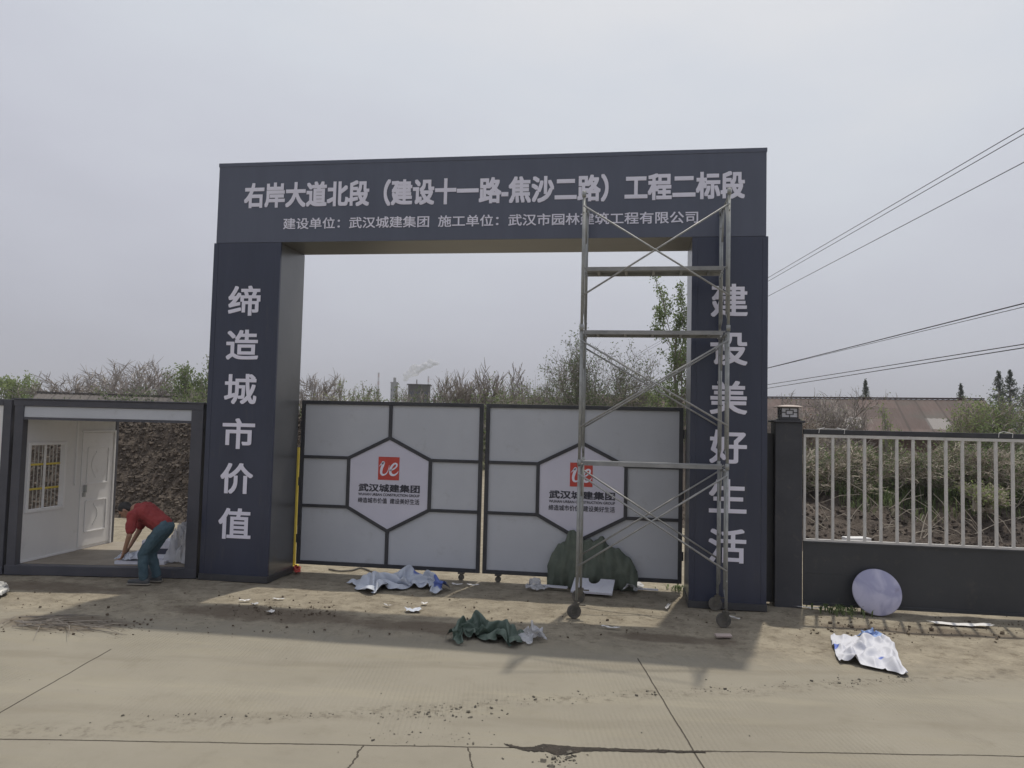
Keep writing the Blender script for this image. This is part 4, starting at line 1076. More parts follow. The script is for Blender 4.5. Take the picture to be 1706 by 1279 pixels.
0,161,5,7,165,7,14,174,14,19,184,14,25,193,10,31,201,10,38,203,20,45,206,44,51,207,78,57,208,115,63,216,124,66,219,95,71,215,72,79,212,41,89,206,33,94,210,5,102,210,5,110,212,3,118,222,15,127,225,14,
130,215,3,136,220,5,143,228,5,150,234,4,155,238,5,158,243,5,162,252,5,167,255,5,174,250,5,181,245,5,187,237,5,191,229,8,194,223,5,199,214,5,204,198,14,210,179,24,217,167,28,226,163,36,230,151,39,232,135,35,
234,123,56,243,122,44,250,114,18,255,102,10,254,86,5,
    )),
    'film': (22, 22, (
58,255,40,41,242,27,30,229,16,22,219,5,15,203,5,10,182,5,4,162,5,1,148,8,0,138,5,0,131,3,3,122,5,7,110,5,14,96,5,21,82,7,26,69,13,32,59,26,41,51,29,55,43,35,68,43,2,73,28,29,
82,17,31,85,8,8,89,1,20,67,242,67,56,235,20,45,227,5,38,216,10,31,198,26,25,175,40,20,155,45,16,142,47,16,134,48,20,133,28,25,128,10,29,115,22,36,103,5,42,89,5,46,75,5,49,63,5,57,58,34,
67,49,35,73,42,32,83,28,34,89,17,13,93,7,25,98,0,5,76,232,90,71,230,36,63,226,5,55,215,23,49,196,37,44,174,53,39,154,61,37,141,65,37,134,63,42,130,46,49,129,20,53,117,36,60,106,15,65,93,9,
68,80,5,63,72,35,71,64,13,77,53,6,83,45,23,92,33,30,97,21,28,104,11,24,110,3,5,84,216,117,74,214,72,77,217,28,70,212,5,67,198,38,63,176,45,59,157,44,58,145,60,60,137,63,65,130,57,71,121,38,
76,112,10,83,105,43,88,94,29,87,81,33,80,75,64,82,63,49,88,59,16,93,49,8,99,40,6,105,31,6,113,21,5,123,12,5,91,199,140,78,198,106,76,202,62,83,205,25,78,196,6,80,180,39,77,162,37,76,150,41,
79,141,47,82,133,26,91,122,30,97,112,5,104,104,33,107,94,50,105,81,58,94,74,36,95,64,69,99,62,34,102,53,28,108,49,13,113,42,8,122,33,5,133,24,5,99,189,137,85,187,121,78,190,86,80,191,46,89,187,17,
88,177,5,94,165,30,95,154,30,95,146,16,102,136,30,108,126,5,115,114,5,119,102,9,114,92,5,109,80,9,109,67,31,105,73,76,105,61,69,112,58,53,115,52,47,113,44,50,124,36,46,135,27,44,100,192,114,91,184,106,
88,193,87,88,183,68,92,175,43,102,173,16,107,164,1,110,155,2,114,150,26,119,141,8,119,130,12,117,119,38,116,108,45,119,97,35,120,86,9,121,71,7,116,66,57,113,64,104,116,55,96,122,52,84,126,45,77,123,35,92,
131,23,83,103,196,83,102,186,100,97,186,72,95,185,37,106,177,40,111,165,38,115,157,24,126,153,12,129,146,17,130,143,43,132,131,38,129,122,63,129,112,60,130,106,29,133,92,19,131,77,38,131,61,38,129,59,94,127,58,133,
129,50,130,138,45,110,135,38,129,134,24,129,109,192,119,113,195,87,108,192,54,108,184,23,113,171,8,123,161,16,131,156,39,138,149,40,144,147,24,146,142,39,144,134,64,143,122,69,143,114,65,144,112,35,147,99,41,148,84,31,
149,68,41,147,60,83,144,59,127,144,53,150,147,42,150,153,32,137,144,29,169,114,185,154,117,184,112,121,185,65,124,182,16,130,168,16,138,158,0,143,151,11,150,153,30,156,150,42,159,144,50,156,134,43,157,122,57,158,114,64,
158,106,55,163,103,26,167,91,35,165,77,58,163,62,78,161,59,120,160,52,146,162,42,164,167,32,157,162,28,174,122,175,191,120,174,136,116,173,72,134,174,42,147,168,19,146,159,39,156,158,20,162,152,19,163,145,22,160,138,25,
168,132,47,165,122,27,164,113,30,168,112,53,165,104,63,176,98,67,168,88,96,169,72,113,173,56,107,170,48,129,174,40,151,177,35,170,173,35,186,111,177,205,121,167,158,117,162,94,133,159,56,148,160,64,159,157,70,164,153,58,
169,150,50,172,146,35,169,141,14,171,131,19,177,123,35,175,115,42,172,106,36,172,109,68,180,103,88,173,95,124,178,80,136,179,62,133,180,48,125,181,45,154,181,42,173,182,37,184,113,175,222,113,163,166,116,153,110,131,146,77,
145,143,66,153,139,67,160,137,68,167,135,69,174,136,64,179,142,36,177,134,6,176,124,8,177,115,14,181,106,29,177,113,64,174,107,106,177,100,146,188,88,140,188,72,146,185,52,143,188,43,137,188,40,154,191,41,171,119,172,235,
121,164,176,118,149,133,131,138,108,146,134,107,156,134,114,161,138,111,169,139,110,176,139,104,181,136,76,186,139,28,185,127,6,186,118,9,188,110,30,183,109,74,172,113,118,184,102,135,197,94,145,197,80,138,194,61,154,195,49,138,
197,42,142,202,44,159,109,171,240,116,160,196,124,149,150,135,145,108,149,141,121,157,137,142,165,136,142,173,134,140,180,133,133,187,133,112,188,132,60,195,129,7,195,120,24,186,118,47,183,116,92,177,116,141,189,104,149,205,96,137,
207,83,137,200,63,135,204,51,135,209,42,130,212,49,141,120,166,255,124,157,214,132,152,165,136,152,111,150,147,128,158,143,151,165,141,154,173,140,154,180,139,150,188,140,129,192,137,81,199,136,34,197,127,56,188,126,82,184,123,122,
185,115,154,191,106,131,206,97,113,205,80,110,203,60,115,199,45,119,210,50,112,220,50,111,135,172,241,129,167,201,138,161,164,140,162,117,150,156,145,155,150,120,158,144,120,166,146,129,175,146,129,181,144,116,187,142,72,201,142,67,
200,132,99,192,130,129,192,122,156,193,112,162,194,108,117,198,94,109,196,76,115,193,56,120,200,46,91,216,48,81,223,54,78,132,185,198,133,180,158,144,177,135,150,167,147,155,158,120,143,153,100,143,147,84,152,148,85,161,147,87,
170,147,89,186,148,93,201,147,99,197,137,138,205,128,155,204,121,175,201,113,165,189,115,115,190,92,106,187,72,120,185,50,110,207,53,91,216,56,54,225,55,43,137,195,145,151,194,151,161,190,155,167,183,156,162,179,123,158,171,95,
150,169,78,156,163,80,162,161,93,172,155,114,186,151,121,201,151,125,201,140,160,211,131,174,212,122,177,207,111,161,196,113,97,181,90,106,178,68,110,191,55,91,218,59,87,223,65,48,226,63,24,153,200,102,165,205,108,169,199,91,
174,202,108,184,196,115,182,187,88,175,183,68,173,177,50,178,172,77,184,166,108,192,161,134,202,156,150,209,144,152,216,134,158,215,123,156,211,111,140,196,103,87,176,86,86,174,66,86,205,65,96,230,69,78,235,70,41,236,66,22,
165,201,66,169,211,59,178,214,63,184,209,55,193,210,70,201,200,68,197,192,50,195,182,37,194,169,40,198,163,74,202,157,100,209,155,118,215,146,132,219,135,137,211,124,129,209,109,104,195,93,66,173,81,58,195,77,85,223,75,94,
240,77,49,248,71,34,239,64,36,178,201,51,182,209,29,187,218,20,196,219,31,206,216,38,209,205,24,213,195,18,214,183,16,212,170,13,215,165,45,216,159,67,215,151,82,213,142,97,210,131,111,216,118,88,200,109,56,184,95,26,
196,78,36,211,65,63,225,80,49,239,82,18,247,76,7,244,61,26,188,201,31,197,211,29,202,214,4,209,221,1,218,215,7,224,204,9,229,193,6,232,181,5,232,170,5,228,160,5,222,153,16,216,145,32,209,135,48,202,122,63,
214,117,19,202,109,5,209,94,14,215,86,61,210,72,20,226,82,14,234,74,18,241,67,2,255,55,26,
    )),
    'sack': (28, 24, (
11,18,6,19,23,66,26,28,6,36,31,6,46,34,6,56,35,54,65,34,118,71,30,223,78,33,149,83,26,5,92,22,6,101,20,6,112,19,6,122,18,6,131,16,6,139,15,6,147,15,6,155,15,5,164,14,5,169,13,61,
174,12,6,180,12,5,188,12,6,198,12,6,207,9,14,216,4,6,225,0,5,234,2,66,239,15,65,10,26,6,19,29,14,26,32,77,35,37,44,44,38,122,53,39,186,62,41,219,69,38,154,76,36,6,84,34,5,93,32,6,
102,31,12,112,31,8,122,30,8,131,29,35,138,26,89,146,26,6,154,25,6,162,24,6,169,24,6,175,25,6,181,26,6,188,25,114,198,23,173,208,19,175,217,15,127,226,11,6,236,9,0,247,10,42,9,34,6,18,36,22,
26,38,86,34,42,108,42,45,160,50,46,126,58,46,102,67,45,113,75,44,135,84,42,116,92,41,81,101,40,37,110,40,24,119,39,81,129,38,122,137,36,152,146,35,97,154,36,11,162,35,6,169,36,6,176,37,6,181,37,76,
189,36,155,199,33,233,209,30,239,219,26,169,227,24,21,238,21,6,249,19,5,8,43,6,16,44,51,25,45,62,32,46,146,38,46,62,45,47,5,55,50,58,64,53,102,73,53,132,82,52,148,90,51,95,98,50,31,107,50,44,
117,50,71,127,49,99,137,48,144,146,47,79,155,47,48,163,47,14,170,47,15,177,47,31,184,47,63,192,45,120,200,43,232,211,40,252,221,38,190,228,36,48,238,34,6,248,32,5,6,52,6,14,52,50,23,51,46,31,52,125,
36,51,5,42,53,18,51,56,6,61,59,27,70,61,50,78,61,126,86,60,46,96,60,7,105,60,79,116,61,81,127,62,131,137,63,140,147,62,129,156,61,61,164,60,44,172,58,11,179,57,32,186,56,73,194,54,118,202,52,224,
211,50,243,221,47,193,229,45,103,237,44,5,247,43,10,5,59,6,13,59,6,22,59,30,30,59,99,35,60,14,42,62,6,50,65,6,59,67,9,68,69,22,76,70,106,84,69,6,95,69,6,105,68,119,117,70,109,127,73,30,
138,76,7,147,78,8,155,78,88,163,75,38,171,71,26,179,67,105,186,64,152,193,62,177,202,61,202,211,59,202,220,55,139,227,51,46,235,50,43,245,50,6,4,67,5,13,67,6,22,66,22,29,67,64,36,69,24,43,72,6,
51,74,6,59,75,8,65,73,113,73,75,39,83,76,6,95,77,6,106,77,138,117,79,45,128,82,49,137,86,35,146,88,35,154,89,49,162,88,47,171,84,63,178,78,128,185,74,114,192,70,68,200,68,75,209,67,125,217,62,70,
225,58,27,233,56,6,242,57,18,4,76,5,13,75,6,21,75,6,28,76,33,35,78,6,43,82,15,51,84,51,58,82,137,65,81,190,74,83,122,83,85,5,95,87,8,106,88,118,117,90,207,127,93,224,137,95,216,146,97,206,
154,98,195,162,96,175,171,92,131,176,87,6,182,83,5,189,80,6,197,78,6,206,75,29,215,72,56,223,69,6,231,67,51,240,68,6,4,84,6,12,84,6,19,84,6,27,85,6,35,87,6,42,88,115,51,89,170,59,90,220,
67,91,229,76,92,154,85,95,7,96,97,10,108,98,30,118,102,140,127,105,197,136,107,225,145,108,230,153,107,226,161,105,183,168,99,65,176,96,5,181,92,56,188,88,41,196,86,37,205,84,15,214,82,13,223,80,18,232,79,6,
240,80,94,3,91,84,11,92,6,18,92,6,26,93,26,35,94,5,42,96,105,51,96,89,60,99,161,68,101,183,77,102,83,87,105,5,98,107,17,109,109,6,121,110,6,130,112,55,137,115,134,144,116,199,151,114,231,160,111,162,
167,106,24,175,104,6,181,100,6,189,97,72,197,95,10,206,93,20,215,91,36,225,90,12,234,90,6,243,89,6,4,100,6,12,101,60,19,101,33,27,102,47,35,101,87,43,102,6,51,106,84,60,107,68,69,110,105,78,111,39,
89,113,6,101,115,25,112,118,59,122,122,5,131,122,6,139,121,31,144,122,132,151,121,213,158,118,127,166,113,14,174,110,90,181,108,35,189,105,5,198,103,69,207,101,99,216,100,95,225,100,28,235,99,6,244,99,6,5,111,6,
13,111,26,21,111,56,29,111,95,36,112,130,44,113,55,51,114,6,59,116,70,69,118,40,80,119,20,91,121,45,102,123,6,112,126,6,122,128,7,130,130,16,138,127,83,146,126,56,151,127,177,158,124,132,165,121,9,174,117,27,
181,115,113,189,114,7,200,112,22,209,111,95,218,110,133,226,110,46,235,110,6,245,110,6,6,119,6,14,120,16,23,120,105,30,121,160,37,123,170,43,124,118,50,125,60,59,125,5,68,127,70,79,128,25,91,129,12,102,131,60,
111,129,123,120,130,127,128,133,71,137,132,106,145,131,29,151,132,141,158,131,122,164,128,10,174,125,5,181,125,110,191,124,11,202,123,17,212,123,69,220,122,159,228,122,109,236,123,5,246,124,5,6,126,93,14,127,5,22,128,121,
30,131,154,36,133,138,42,134,58,48,135,22,56,136,34,67,136,6,78,138,83,89,138,70,99,135,175,108,133,220,117,133,216,126,136,168,134,136,53,144,137,6,151,139,88,158,139,97,165,138,10,175,136,6,183,136,96,193,135,13,
205,135,25,215,136,122,224,136,164,231,135,119,238,137,6,249,138,6,3,135,101,11,135,90,19,137,86,27,139,59,34,143,74,40,144,23,46,145,15,54,145,45,64,145,51,75,146,16,86,146,119,96,142,197,105,139,255,114,139,239,
123,141,161,132,142,6,142,145,6,151,148,26,159,150,56,167,150,11,177,148,6,187,148,72,197,148,21,208,149,54,217,149,147,226,149,134,233,148,56,241,149,6,252,150,27,1,144,21,8,145,106,15,146,6,23,149,24,31,151,14,
37,153,7,44,153,6,52,153,12,62,152,63,73,153,6,84,151,23,94,148,102,103,147,212,112,147,213,121,147,76,131,150,5,142,154,21,152,158,41,160,161,28,169,161,59,180,161,6,190,160,6,200,161,68,210,162,114,219,162,112,
227,162,37,235,162,22,243,163,36,253,164,6,0,155,6,7,155,16,14,156,74,21,158,16,29,159,6,37,161,6,44,161,6,52,161,6,61,159,17,72,159,89,83,160,15,92,157,146,102,156,171,111,156,148,120,156,16,131,159,117,
143,164,115,152,169,53,161,172,7,171,173,16,182,174,62,193,173,54,201,174,6,211,175,82,219,176,25,227,177,23,236,177,43,244,177,20,253,177,6,1,166,6,6,166,80,14,166,63,20,167,5,29,167,6,37,169,6,44,170,6,
52,169,6,62,169,6,72,169,76,83,168,141,92,164,13,101,162,7,111,162,6,122,168,51,133,172,186,144,177,157,153,180,94,161,183,6,172,185,6,184,186,16,194,186,62,203,186,57,210,187,6,219,189,7,228,190,20,237,190,80,
246,189,93,253,191,6,2,174,124,8,176,114,14,177,22,21,177,23,29,178,14,37,179,6,44,180,6,52,181,6,61,181,6,72,182,6,82,182,93,92,178,19,101,174,6,111,175,32,121,180,169,133,186,220,144,189,164,152,192,51,
162,195,53,173,197,6,184,198,42,194,198,6,202,198,9,211,198,17,218,199,94,228,200,48,238,200,45,247,199,134,255,200,116,2,184,35,8,186,6,14,187,45,21,188,6,29,190,6,36,191,6,44,192,5,51,193,6,61,194,6,
72,194,6,83,193,6,93,190,56,102,188,11,112,189,60,122,193,181,134,197,240,143,201,131,153,203,60,163,205,28,174,207,23,185,208,16,194,209,53,200,206,131,209,206,135,218,206,5,226,209,90,236,208,20,244,208,124,253,208,64,
2,195,6,8,196,26,14,199,6,22,201,6,29,203,6,36,204,6,44,204,6,52,205,6,61,205,6,73,205,6,84,203,6,94,202,20,104,201,14,113,202,87,124,206,192,135,209,253,145,211,131,155,213,75,166,215,49,176,216,35,
185,217,52,192,215,147,198,214,199,206,214,179,216,214,34,223,215,5,232,217,5,240,217,114,250,216,63,2,210,6,9,211,12,16,213,6,24,215,6,32,217,6,39,217,6,46,217,6,54,216,79,63,216,19,75,215,6,86,214,6,
97,213,12,107,213,6,116,215,89,126,217,173,138,219,252,149,219,215,158,222,107,167,223,84,177,224,53,184,222,131,191,221,168,197,221,185,204,221,164,213,223,58,220,224,6,228,226,23,236,226,108,246,225,83,4,227,6,11,227,6,
18,228,6,26,229,6,34,230,11,41,230,16,48,229,91,56,228,124,66,228,94,76,227,31,88,226,51,99,225,15,110,226,6,119,226,6,130,225,33,140,228,164,151,228,233,160,227,206,169,228,177,178,229,143,185,229,108,191,226,53,
197,226,69,203,228,88,211,230,6,217,233,37,225,235,63,233,235,87,243,233,127,6,242,6,13,242,20,20,241,6,27,241,42,35,241,7,42,241,39,50,241,35,58,241,96,67,241,102,77,240,92,88,238,61,100,237,6,111,237,53,
120,238,6,130,236,6,142,233,13,152,235,136,161,234,156,170,235,139,178,235,86,185,234,6,193,235,6,199,236,6,205,236,6,210,236,27,216,235,172,223,240,190,231,242,164,240,242,102,8,255,5,16,254,6,21,252,84,27,252,6,
34,252,6,42,253,6,51,254,6,59,255,6,68,255,6,77,253,6,88,250,6,100,249,5,110,248,97,118,249,6,128,247,5,140,244,6,151,242,5,161,241,21,169,240,22,177,241,6,186,242,6,195,244,6,202,245,6,207,245,6,
210,235,136,217,242,185,223,247,145,230,248,60,239,252,6,
    )),
}
def cloth_heap(name, key, quad, h, m, label, cat, z0=0.012, flip=False, parent=None):
    """a dropped sheet (folds settled beforehand as plain vertex data) laid over four ground corners: near-left, near-right, far-right, far-left"""
    nx, ny, data = CLOTH[key]
    A, B, C_, D_ = [Vector((q[0], q[1], 0)) for q in quad]
    cen = (A + B + C_ + D_) / 4
    mb = MB()
    for i in range(0, len(data), 3):
        u, v, w = data[i] / 255, data[i + 1] / 255, data[i + 2] / 255
        if flip: u = 1 - u
        p = A.lerp(B, u).lerp(D_.lerp(C_, u), v) - cen
        mb.v.append((p.x, p.y, w * h))
    for j in range(ny):
        for i in range(nx):
            a = j * (nx + 1) + i
            mb.f.append((a, a + 1, a + nx + 2, a + nx + 1))
    o = mb.build(name, m, parent, smooth=True, clean=False)
    o.location = (cen.x, cen.y, z0)
    sb = o.modifiers.new('soft', 'SUBSURF'); sb.levels = 1; sb.render_levels = 1
    return tag(o, label, cat)

cloth_heap('plastic_sheet', 'sheet', gp((585, 990), (756, 995), (745, 966), (572, 962)), 0.26, MT['white_sheet'], 'crumpled white plastic sheeting with blue print heaped under the left gate leaf', 'plastic sheet')
cloth_heap('woven_tarpaulin', 'sheet', gp((740, 1080), (880, 1080), (876, 1046), (742, 1044)), 0.24, MT['green_sheet'], 'crumpled dark green woven tarpaulin lying on the road edge', 'tarpaulin', flip=True)
cloth_heap('clear_film', 'film', gp((858, 1076), (914, 1074), (912, 1054), (862, 1054)), 0.19, MT['clear'], 'crumpled clear plastic film beside the green tarpaulin', 'plastic film')
cloth_heap('plastic_sack', 'sack', gp((1395, 1108), (1520, 1131), (1484, 1068), (1381, 1060)), 0.12, MT['white_bag'], 'white plastic sack with blue print spread on the road at right', 'plastic sack', 0.022)
cloth_heap('blue_wrapper', 'film', gp((1425, 1064), (1482, 1074), (1476, 1057), (1428, 1054)), 0.10, MT['blue_bag'], 'pale blue wrapper sticking out behind the white plastic sack', 'wrapper', flip=True)
crumple('carrier_bag', gp((874, 980), (885, 985), (905, 986), (912, 982), (900, 976), (885, 974)), 0.15, MT['clear'],
        'small clear carrier bag at the foot of the right gate leaf', 'bag', 6, fold=7.0, nr=18, na=60)

# olive net hung over the gate leaf foot
def net():
    out = [(918, 975), (915, 940), (922, 915), (932, 898), (943, 889), (948, 877), (957, 872), (966, 876), (975, 889), (990, 884), (1004, 883), (1014, 893), (1030, 900), (1043, 915), (1053, 930), (1063, 943), (1052, 954), (1046, 966)]
    def top(px):
        ys = 975
        for (x0, y0), (x1, y1) in zip(out, out[1:]):
            if x0 <= px <= x1 and x1 > x0:
                ys = min(ys, y0 + (y1 - y0) * (px - x0) / (x1 - x0))
        return ys
    mb = MB(); n = 110; mrow = 26
    for i in range(n + 1):
        s = i / n; px = 916 + (1061 - 916) * s
        zt = max(0.10, (975 - top(px)) / 112.0) * (1 + 0.10 * noise.noise(Vector((s * 9, 3, 1))) + 0.05 * noise.noise(Vector((s * 23, 3, 1))))
        u = 5.38 + 1.41 * s
        env = math.sin(PI * min(1, max(0, s * 0.96 + 0.02))) ** 0.5
        for j in range(mrow + 1):
            t = j / mrow
            fo = noise.noise(Vector((s * 12, t * 2.2, 2))) * 0.05 + abs(noise.noise(Vector((s * 9, t * 2.0, 7)))) * 0.12 + noise.noise(Vector((s * 26, t * 7, 4))) * 0.022
            if t < 0.72:
                a = t / 0.72
                z = zt * a; y = 0.90 - 0.12 * math.sin(a * PI) * env - fo * (1 - 0.6 * a) + 0.05 * a ** 1.6
            else:
                a = (t - 0.72) / 0.28
                z = zt * (1 - a); y = 0.958 + 0.01 * math.sin(a * PI)
            x = u + (0.10 * noise.noise(Vector((s * 5, t * 3, 5)))) * (t if t < .72 else 1 - t)
            mb.v.append((x, y, max(0.006, z)))
    for i in range(n):
        for j in range(mrow):
            a = i * (mrow + 1) + j
            mb.f.append((a, a + 1, a + mrow + 2, a + mrow + 1))
    o = mb.build('shade_net', MT['green_net'], smooth=True, clean=False)
    tag(o, 'folded olive green shade net slumped against the right gate leaf', 'net')
net()

# white cut-out boards lying by the scaffold
def flat_board(name, cx, cy, w, l, rz, th, label, notch=0.0, z=0.028, group=None, tilt=0.0, m='board'):
    mb = MB()
    if notch:
        pts = [(-w / 2, -l / 2), (w / 2, -l / 2), (w / 2, l / 2), (w * 0.15, l / 2)]
        for k in range(9):
            a = PI * k / 8
            pts.append((w * 0.15 * math.cos(a), l / 2 - notch * math.sin(a)))
        pts += [(-w * 0.15, l / 2), (-w / 2, l / 2)]
    else:
        pts = [(-w / 2, -l / 2), (w / 2, -l / 2), (w / 2 * 0.96, l / 2), (-w / 2, l / 2 * 0.93)]
    n = len(pts)
    mb.add([(p[0], p[1], 0) for p in pts] + [(p[0], p[1], th) for p in pts], [tuple(reversed(range(n))), tuple(range(n, 2 * n))] + [(i, (i + 1) % n, (i + 1) % n + n, i + n) for i in range(n)])
    o = mb.build(name, MT[m])
    o.location = (cx, cy, z); o.rotation_euler = (tilt, 0.0, rz)
    return tag(o, label, 'board' if m == 'board' else 'scrap', group)
flat_board('foam_board', 6.12, 0.56, 0.62, 0.46, R(-4), 0.03, 'largest white foam board tilted on the ground behind the scaffold leg', 0.18, tilt=R(15), z=0.10)
g = ground_at(925, 981); flat_board('foam_board', g.x, g.y, 0.40, 0.10, R(-8), 0.02, 'narrow white board strip in front of the olive net')
g = ground_at(1075, 985); flat_board('foam_board', g.x, g.y, 0.40, 0.08, R(-4), 0.015, 'thin white strip on the ground before the right gate corner')
cloth_heap('clear_film', 'film', gp((1036, 993), (1076, 988), (1070, 974), (1036, 976)), 0.14, MT['clear'], 'crumpled plastic film lying on the large white foam board', 'plastic film', 0.05, flip=True)

# round board against the fence foot
def disc():
    m, nt, b = newmat('round_board_face')
    tc = N(nt, 'ShaderNodeTexCoord').outputs['Object']
    n1 = noi(nt, tc, 3.2, 3.0, 0.5, 0.8)
    col = mixc(nt, ramp(nt, n1, 0.40, 0.62), (0.36, 0.36, 0.52), (0.52, 0.51, 0.65))
    col = mixc(nt, mth(nt, 'MULTIPLY', ramp(nt, noi(nt, tc, 6.0, 3.0), 0.62, 0.75), 0.5), col, (0.28, 0.26, 0.34))
    nt.links.new(col, b.inputs['Base Color']); b.inputs['Roughness'].default_value = 0.25
    mb = MB(); n = 64; r = 0.325
    vs = [(0, -0.022, 0)]
    for k in range(n):
        a = 2 * PI * k / n; vs.append((r * 0.97 * math.cos(a), -0.011, r * 0.97 * math.sin(a)))
    for k in range(n):
        a = 2 * PI * k / n; vs.append((r * math.cos(a), 0.0, r * math.sin(a)))
    for k in range(n):
        a = 2 * PI * k / n; vs.append((r * math.cos(a), 0.012, r * math.sin(a)))
    fs = []
    for k in range(n):
        k2 = (k + 1) % n
        fs.append((0, 1 + k, 1 + k2)); fs.append((1 + k, 1 + n + k, 1 + n + k2, 1 + k2)); fs.append((1 + n + k, 1 + 2 * n + k, 1 + 2 * n + k2, 1 + n + k2))
    fs.append(tuple(range(1 + 2 * n, 1 + 3 * n)))
    mb.add(vs, fs)
    o = mb.build('round_board', m, smooth=True)
    o.location = (10.09, 0.20, 0.315); o.rotation_euler = (R(-22), 0, R(-3))
    tag(o, 'round pale lavender board leaning against the dark fence base', 'board')
disc()

# things in and before the cabin
def cab_pt(x, y, z=0.155):
    p = Matrix.Rotation(cab_a, 4, 'Z') @ Vector((x, y, z)); return Vector((cabin.location.x + p.x, cabin.location.y + p.y, z))
p = cab_pt(-1.02, 0.52)
flat_board('printed_board', p.x, p.y, 0.78, 0.55, R(12), 0.05, 'white printed boards stacked on the cabin floor below the worker', z=0.157)
p = cab_pt(-0.85, 0.62)
bx = MB().box(-0.24, 0.24, -0.16, 0.16, 0, 0.30).build('white_carton', MT['board'], bevel=0.01)
bx.location = (p.x, p.y, 0.21); bx.rotation_euler = (0, 0, R(14)); tag(bx, 'white carton with dark band standing behind the bending worker', 'carton')
MB().box(-0.245, 0.245, -0.165, -0.158, 0.08, 0.17).build('dark_band', MT['cladding'], bx)
p = cab_pt(-1.30, 0.34); q = cab_pt(-1.05, 0.30)
crumple('printed_film', [(p.x - .12, p.y - .08), (p.x + .2, p.y - .1), (q.x + .1, q.y + .0), (q.x, q.y + .16), (p.x, p.y + .16)], 0.13, MT['white_sheet'], 'white film with blue print crumpled left of the worker\'s hands', 'plastic film', 14, z0=0.21, fold=7, nr=18, na=60)
p = cab_pt(-0.42, 0.62)
crumple('plastic_bag', [(p.x - .28, p.y - .25), (p.x + .22, p.y - .28), (p.x + .30, p.y + .1), (p.x + .05, p.y + .3), (p.x - .25, p.y + .2)], 0.52, MT['clear'], 'big clear plastic bag slumped on the cabin floor right of the worker', 'bag', 15, z0=0.157, fold=4.2, fill=0.6)
lb = MB().box(-0.28, 0.28, -0.012, 0.012, 0, 0.72).build('leaning_board', MT['board'])
p = cab_pt(-0.26, 0.66); lb.location = (p.x, p.y, 0.158); lb.rotation_euler = (0, R(16), R(80)); tag(lb, 'white board leaning against the right wall inside the cabin', 'board')

# scraps, sticks, stones
def scrap(px, py, w, l, rz, label, m='paper', curl=0.03):
    g = ground_at(px, py)
    mb = MB(); n = 6
    for j in range(n + 1):
        for i in range(n + 1):
            x = (i / n - .5) * w * (1 + 0.15 * math.sin(j * 2.1 + px)); y = (j / n - .5) * l
            mb.v.append((x, y, 0.008 + curl * (abs(x) / w + 0.4 * abs(math.sin(i * 1.3 + j * 0.9 + px)))))
    for j in range(n):
        for i in range(n):
            a = j * (n + 1) + i; mb.f.append((a, a + 1, a + n + 2, a + n + 1))
    o = mb.build('paper_scrap', MT[m], clean=False)
    o.location = (g.x, g.y, max(0, ground_height(g.x, g.y))); o.rotation_euler = (0, 0, R(rz))
    tag(o, label, 'scrap')
scrap(688, 1019, 0.20, 0.16, 20, 'white paper scrap with blue print on the sunlit dirt', 'white_sheet', 0.05)
scrap(464, 999, 0.16, 0.04, 5, 'long thin white paper strip on the dirt before left pillar', curl=0.02)
scrap(408, 1002, 0.14, 0.06, 25, 'crumpled white scrap nearest the left pillar')
scrap(450, 1021, 0.10, 0.10, 60, 'small white scrap at the edge of the header shadow')
scrap(424, 1008, 0.09, 0.07, 40, 'tiny white scrap beside the crumpled one')
scrap(707, 1007, 0.08, 0.08, 10, 'small folded white scrap behind the blue printed one')
scrap(645, 1010, 0.13, 0.03, -30, 'thin white sliver left of the blue printed scrap')
scrap(762, 975, 0.16, 0.08, 0, 'white scrap on the ground beside the left gate caster')
scrap(788, 976, 0.18, 0.07, 8, 'flat white scrap under the meeting gate leaves')
scrap(1018, 1047, 0.22, 0.05, -10, 'pale flat chip on the ground between the scaffold legs')
scrap(1113, 1012, 0.04, 0.30, -12, 'white sliver lying along the shadow edge beside right pillar')
scrap(1222, 1031, 0.03, 0.20, 40, 'short white stick beside the front right scaffold wheel')
scrap(1350, 1014, 0.45, 0.06, -4, 'long pale strip at the foot of the fence beside the pier')
scrap(1600, 1042, 0.75, 0.14, 4, 'torn pale sheet lying at the fence foot right of the round board')
o = MB().box(-0.10, 0.10, -0.04, 0.04, 0, 0.03).build('tile_chip', MT['lamp_roof'], bevel=0.008)
g = ground_at(1205, 1061); o.location = (g.x, g.y, 0.004); o.rotation_euler = (0.1, 0, R(12)); tag(o, 'reddish chip of tile in the shadow before the scaffold', 'chip')
crumple('red_rag', gp((488, 953), (492, 957), (500, 956), (499, 950), (492, 949)), 0.10, MT['red'], 'small red rag at the inner foot of the left pillar', 'rag', 21, fold=9, nr=10, na=30)
mb = MB(); pts = [ground_at(x, y, 0.02) for x, y in ((548, 948), (565, 951), (585, 950), (602, 946), (622, 953))]
mb.tube(spline([tuple(p) for p in pts], 5), 0.014, 6)
tag(mb.build('black_hose', MT['rubber'], smooth=True), 'short black hose lying under the left gate leaf', 'hose')
